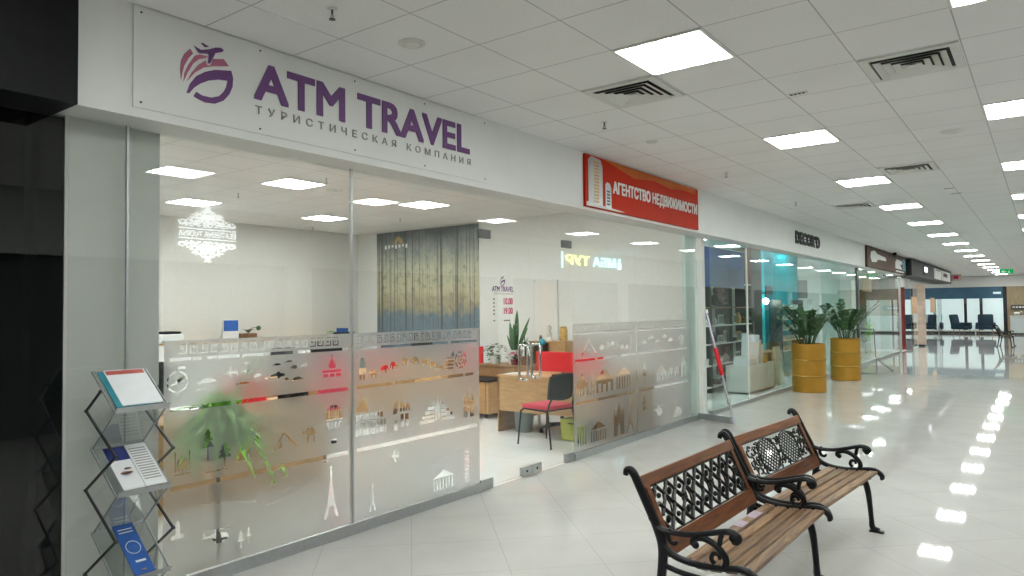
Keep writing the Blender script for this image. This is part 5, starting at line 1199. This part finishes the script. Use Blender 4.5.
for z in (.35, .62): MB().box(-5.05, -4.75, 15.0, 16.4, z, z+.03).build('shelf_board', M['deskwood_d'], r)
for y in (15.0, 16.37): MB().box(-5.05, -4.75, y, y+.03, 0, .65).build('leg', M['deskwood_d'], r)
# open glass door leaf with floor rail, and the pole leaning on it
r = wempty('door_3', (-4.06, 9.88, 0), kind='structure')
R_ = rotz(-.30)
m = MB().box(-4.05, -3.50, 9.875, 9.885, .1, 2.3, rot=R_, piv=(-4.06, 9.88, 0)); m.build('glass_leaf', M['glass'], r)
MB().box(-4.05, -3.50, 9.86, 9.90, .01, .095, rot=R_, piv=(-4.06, 9.88, 0)).build('bottom_rail', M['alu'], r)
r = wempty('banner_tube', (-3.45, 9.65, 0), label='clear rolled tube with red label leaning on open glass door', cat='tube')
a, b = V((-3.42, 9.56, .03)), V((-3.87, 9.76, 1.56)); P = lambda t: a+(b-a)*t
MB().tube([P(0), P(1)], .017, 12).build('tube', M['tube'], r, True); MB().tube([P(.42), P(.66)], .030, 12).build('label_sleeve', M['redf'], r, True); MB().tube([P(.98), P(1.01)], .028, 12).build('cap', M['whitemetal'], r, True)
MB().ball(P(.2), .045, .6, .6, 1.4).build('lock', M['alu'], r, True)
# back of decor shop: door frame and white zones
r = wempty('door_4', (-5.3, 20.4, 0), kind='structure')
MB().box(-7.9, -7.1, 20.76, 20.80, 0, 2.35).build('leaf', M['plaster'], r); MB().box(-7.95, -7.9, 20.74, 20.80, 0, 2.4).box(-7.1, -7.05, 20.74, 20.80, 0, 2.4).box(-7.95, -7.05, 20.74, 20.80, 2.35, 2.4).build('frame', M['grey'], r)
r = wempty('window_30', (-5, 20.7, 1.9), kind='structure'); MB().box(-6.1, -5.3, 20.76, 20.79, 1.85, 2.35).build('frame', M['grey'], r)
# display easel by the glass
r = wempty('display_easel', (-3.4, 18.6, 0), label='slim dark metal display frame right of the drums', cat='easel')
for (a, b) in (((-3.58, 18.5, .01), (-3.75, 18.9, 1.05)), ((-3.24, 18.7, .01), (-3.36, 19.1, 1.05))): MB().tube([a, b], .012, 7).build('leg', M['darksteel'], r, True)
MB().tube([(-3.58, 18.5, .015), (-3.24, 18.7, .015)], .012, 7).build('foot_bar', M['darksteel'], r, True); MB().tube([(-3.75, 18.9, 1.05), (-3.36, 19.1, 1.05)], .010, 7).build('top_bar', M['darksteel'], r, True)
MB().tube([(-3.24, 18.7, .35), (-3.05, 19.6, .01)], .010, 7).ball((-3.06, 19.55, .03), .03).build('strut', M['darksteel'], r, True)

# ================================================================== SHOPS FARTHER ALONG
struct('wall_back', MB().box(-8.6, -8.5, 20.9, 27.9, 0, CH), M['pale_green'])
struct('wall_side', MB().box(-8.5, -5.3, 27.6, 27.7, 0, CH), M['pale_green'])
struct('trim_8', MB().box(-4.09, -4.03, 27.86, 27.94, 0, 2.65), M['alu'])
r = wempty('hanging_card', (-4.3, 23, 2.3), label='beige card hanging behind glass below small exit sign', cat='card'); MB().box(-4.3, -4.28, 22.9, 24.2, 2.05, 2.5).build('card', M['peach'], r); MB().tube([(-4.29, 23.5, 2.5), (-4.29, 23.5, CH)], .004, 5).build('wire', M['alu'], r)
for i, (y, lb) in enumerate(((30.6, 'square peach card on glass beside the red column'), (36.2, 'square peach card on glass left of far armchairs'))):
    r = wempty('hanging_card', (-4.03, y, 1.5), label=lb, cat='card'); MB().box(-4.05, -4.03, y-.1, y+1.15, 1.3, 1.95).build('card', M['peach'], r)
o = MB().lathe((0, 0, 0), [(.13, 0), (.13, 2.65)], 24)
r = empty('round_column', (-4.32, 29.95, 0), label='slim red-brown round column beyond the planters', cat='column'); o.build('shaft', M['terra'], r, True); MB().lathe((0, 0, 0), [(.17, 0), (.17, .04), (.135, .06)], 24).build('base_ring', M['terra'], r, True); MB().lathe((0, 0, 2.3), [(.20, 0), (.20, .34)], 24).build('capital', M['whitemetal'], r, True)
r = wempty('banner_stand', (-3.97, 32.6, 0), label='tall pale pink banner stand beyond the red column', cat='stand')
MB().box(-4.12, -3.84, 32.58, 32.61, .06, 2.5).build('banner', M['pinkb'], r); MB().box(-4.1, -3.9, 32.45, 32.75, 0, .06, bev=.01).build('foot', M['black'], r)
for i, (x, y) in enumerate(((-5.3, 24.3), (-6.9, 25.4), (-5.2, 26.4))):
    r = empty('cafe_chair', (x, y, 0), 1.2*i, label='dark cafe chair behind the glass, %s' % ['nearest to the easel', 'deepest in the room', 'nearest to the red column'][i], cat='chair', group='cafe chairs behind glass')
    MB().box(-.22, .22, -.22, .22, .43, .48, bev=.01).build('seat', M['blackf'], r); MB().box(-.21, .21, .19, .23, .5, .9, bev=.015).build('backrest', M['blackf'], r)
    for sx in (-1, 1):
        for sy in (-1, 1): MB().tube([(sx*.19, sy*.19, .43), (sx*.22, sy*.22, 0)], .013, 6).build('leg', M['black'], r)
r = empty('round_table', (-6.1, 24.9, 0), label='small dark round table among the cafe chairs', cat='table'); MB().lathe((0, 0, .72), [(.4, 0), (.4, .03)], 28).build('tabletop', M['deskwood_d'], r); MB().tube([(0, 0, .02), (0, 0, .72)], .03, 10).build('column', M['black'], r, True); MB().lathe((0, 0, 0), [(.25, 0), (.25, .015), (.04, .03)], 24).build('foot', M['black'], r, True)
m = empty('potted_plant', (-4.9, 27.0, 0), label='slim yellow-green plant left of the red column', cat='plant'); MB().lathe((0, 0, 0), [(.14, 0), (.18, .35), (.17, .36)], 20).build('pot', M['ceramic'], m, True); q = MB(); rnd = random.Random(9)
for k in range(60): a = rnd.uniform(0, 6.28); e_ = rnd.uniform(.5, 1.45); q.leaf((0, 0, .36+rnd.uniform(0, .5)), (math.cos(a)*math.cos(e_), math.sin(a)*math.cos(e_), math.sin(e_)), .5, .05, droop=.3)
q.build('foliage', M['ochre'] if 0 else M['leaf2'], m)

# ---- far office front at the corridor end
struct('wall_far_blue', MB().box(-8.8, -1.80, YE-.06, YE-.01, 1.98, 2.63), M['blueoff'])
struct('wall_far_tan', MB().box(-1.72, OX+.4, YE-.06, YE-.01, 0, 2.63), M['tan'])
struct('wall_far_base', MB().box(-12, -1.8, YE-.05, YE, 0, .12), M['darksteel'])
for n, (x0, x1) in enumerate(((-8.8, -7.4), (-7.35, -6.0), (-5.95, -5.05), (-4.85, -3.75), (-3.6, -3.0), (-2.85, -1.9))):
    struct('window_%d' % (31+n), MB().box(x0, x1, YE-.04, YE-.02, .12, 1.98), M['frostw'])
for n, x in enumerate((-7.38, -5.98, -5.0, -1.85)): struct('trim_%d' % (9+n), MB().box(x-.05, x+.05, YE-.07, YE, 0, 1.98 if n < 3 else 2.63), M['charcoal'])
for n, x in enumerate((-3.68, -2.92)): struct('trim_%d' % (14+n), MB().box(x-.06, x+.06, YE-.07, YE, 1.7, 1.98), M['darksteel'])
struct('wall_far_base', MB().box(-4.9, -1.85, YE-.05, YE-.03, .12, .2), M['white'])
s = wempty('wall_lettering', (-2.4, YE-.1, 2.2), label='small pale name mark on the blue band of the far office', cat='sign')
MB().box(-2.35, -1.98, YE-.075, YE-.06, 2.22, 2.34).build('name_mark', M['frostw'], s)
def armchair(x, y, rz, label):
    r = empty('armchair', (x, y, 0), rz, label=label, cat='armchair', group='navy armchairs before the far office')
    MB().box(-.36, .36, -.34, .34, .28, .46, bev=.06).build('seat', M['navyf'], r, True)
    m = MB(); m.box(-.36, .36, .22, .38, .40, 1.12, bev=.08, rot=rotx(-.2), piv=(0, .3, .4)); m.build('backrest', M['navyf'], r, True)
    for sx in (-1, 1): MB().box(sx*.40-.06, sx*.40+.06, -.32, .34, .30, .66, bev=.05).build('armrest', M['navyf'], r, True)
    for sx in (-1, 1):
        for sy in (-1, 1): MB().tube([(sx*.28, sy*.26, .3), (sx*.33, sy*.31, 0)], [.02, .012], 8).build('leg', M['deskwood_d'], r)
armchair(-3.75, 46.3, 1.15, 'navy armchair in front of far frosted windows, left-facing'); armchair(-2.65, 46.4, .05, 'navy armchair right of the other, near the exit sign'); armchair(-5.1, 46.0, -.2, 'navy armchair seen through the glass corner'); armchair(-6.4, 46.2, .3, 'navy armchair farthest left behind the glass')
r = wempty('round_table', (-3.15, 45.6, 0), label='low white table between the navy armchairs', cat='table'); MB().lathe((-3.18, 47.3, .42), [(.2, 0), (.2, .03)], 24).build('tabletop', M['white'], r); MB().tube([(-3.18, 47.3, 0), (-3.18, 47.3, .42)], .03, 8).build('column', M['white'], r)
r = wempty('reception_counter', (-.8, 46.8, 0), label='pale counter at the far right end of corridor', cat='counter')
MB().box(-1.55, 1.8, 46.4, 47.0, .1, .98, bev=.01).build('body', M['counter'], r); MB().box(-1.58, 1.83, 46.36, 47.04, .98, 1.03, bev=.005).build('counter_top', M['white'], r); MB().box(-1.5, 1.75, 46.45, 46.95, 0, .1).build('plinth', M['darksteel'], r)
for k in range(4): MB().box(-1.5+.8*k, -.75+.8*k, 46.385, 46.4, .15, .93, bev=.003).build('door', M['counter'], r)
r = wempty('counter_ornament', (-1.2, 46.6, 1.03), label='small pale animal figure on the far counter', cat='ornament'); MB().ball((-1.25, 46.7, 1.15), .09, 1.6, .7, .8).ball((-1.08, 46.7, 1.24), .05).tube([(-1.33, 46.7, 1.03), (-1.33, 46.7, 1.12)], .015, 6).tube([(-1.17, 46.7, 1.03), (-1.17, 46.7, 1.12)], .015, 6).build('figure', M['ceramic'], r, True)
r = wempty('shop_sign', (-1.2, 47.9, 1.4), label='dark name board with a row of pale marks on tan slatted wall', cat='sign'); MB().box(-1.55, -.2, YE-.12, YE-.06, 1.35, 1.6).build('board', M['darksteel'], r); m = MB(); [m.box(-1.48+.15*k, -1.37+.15*k, YE-.125, YE-.12, 1.43, 1.52) for k in range(7)]; m.build('pale_marks', M['white'], r)
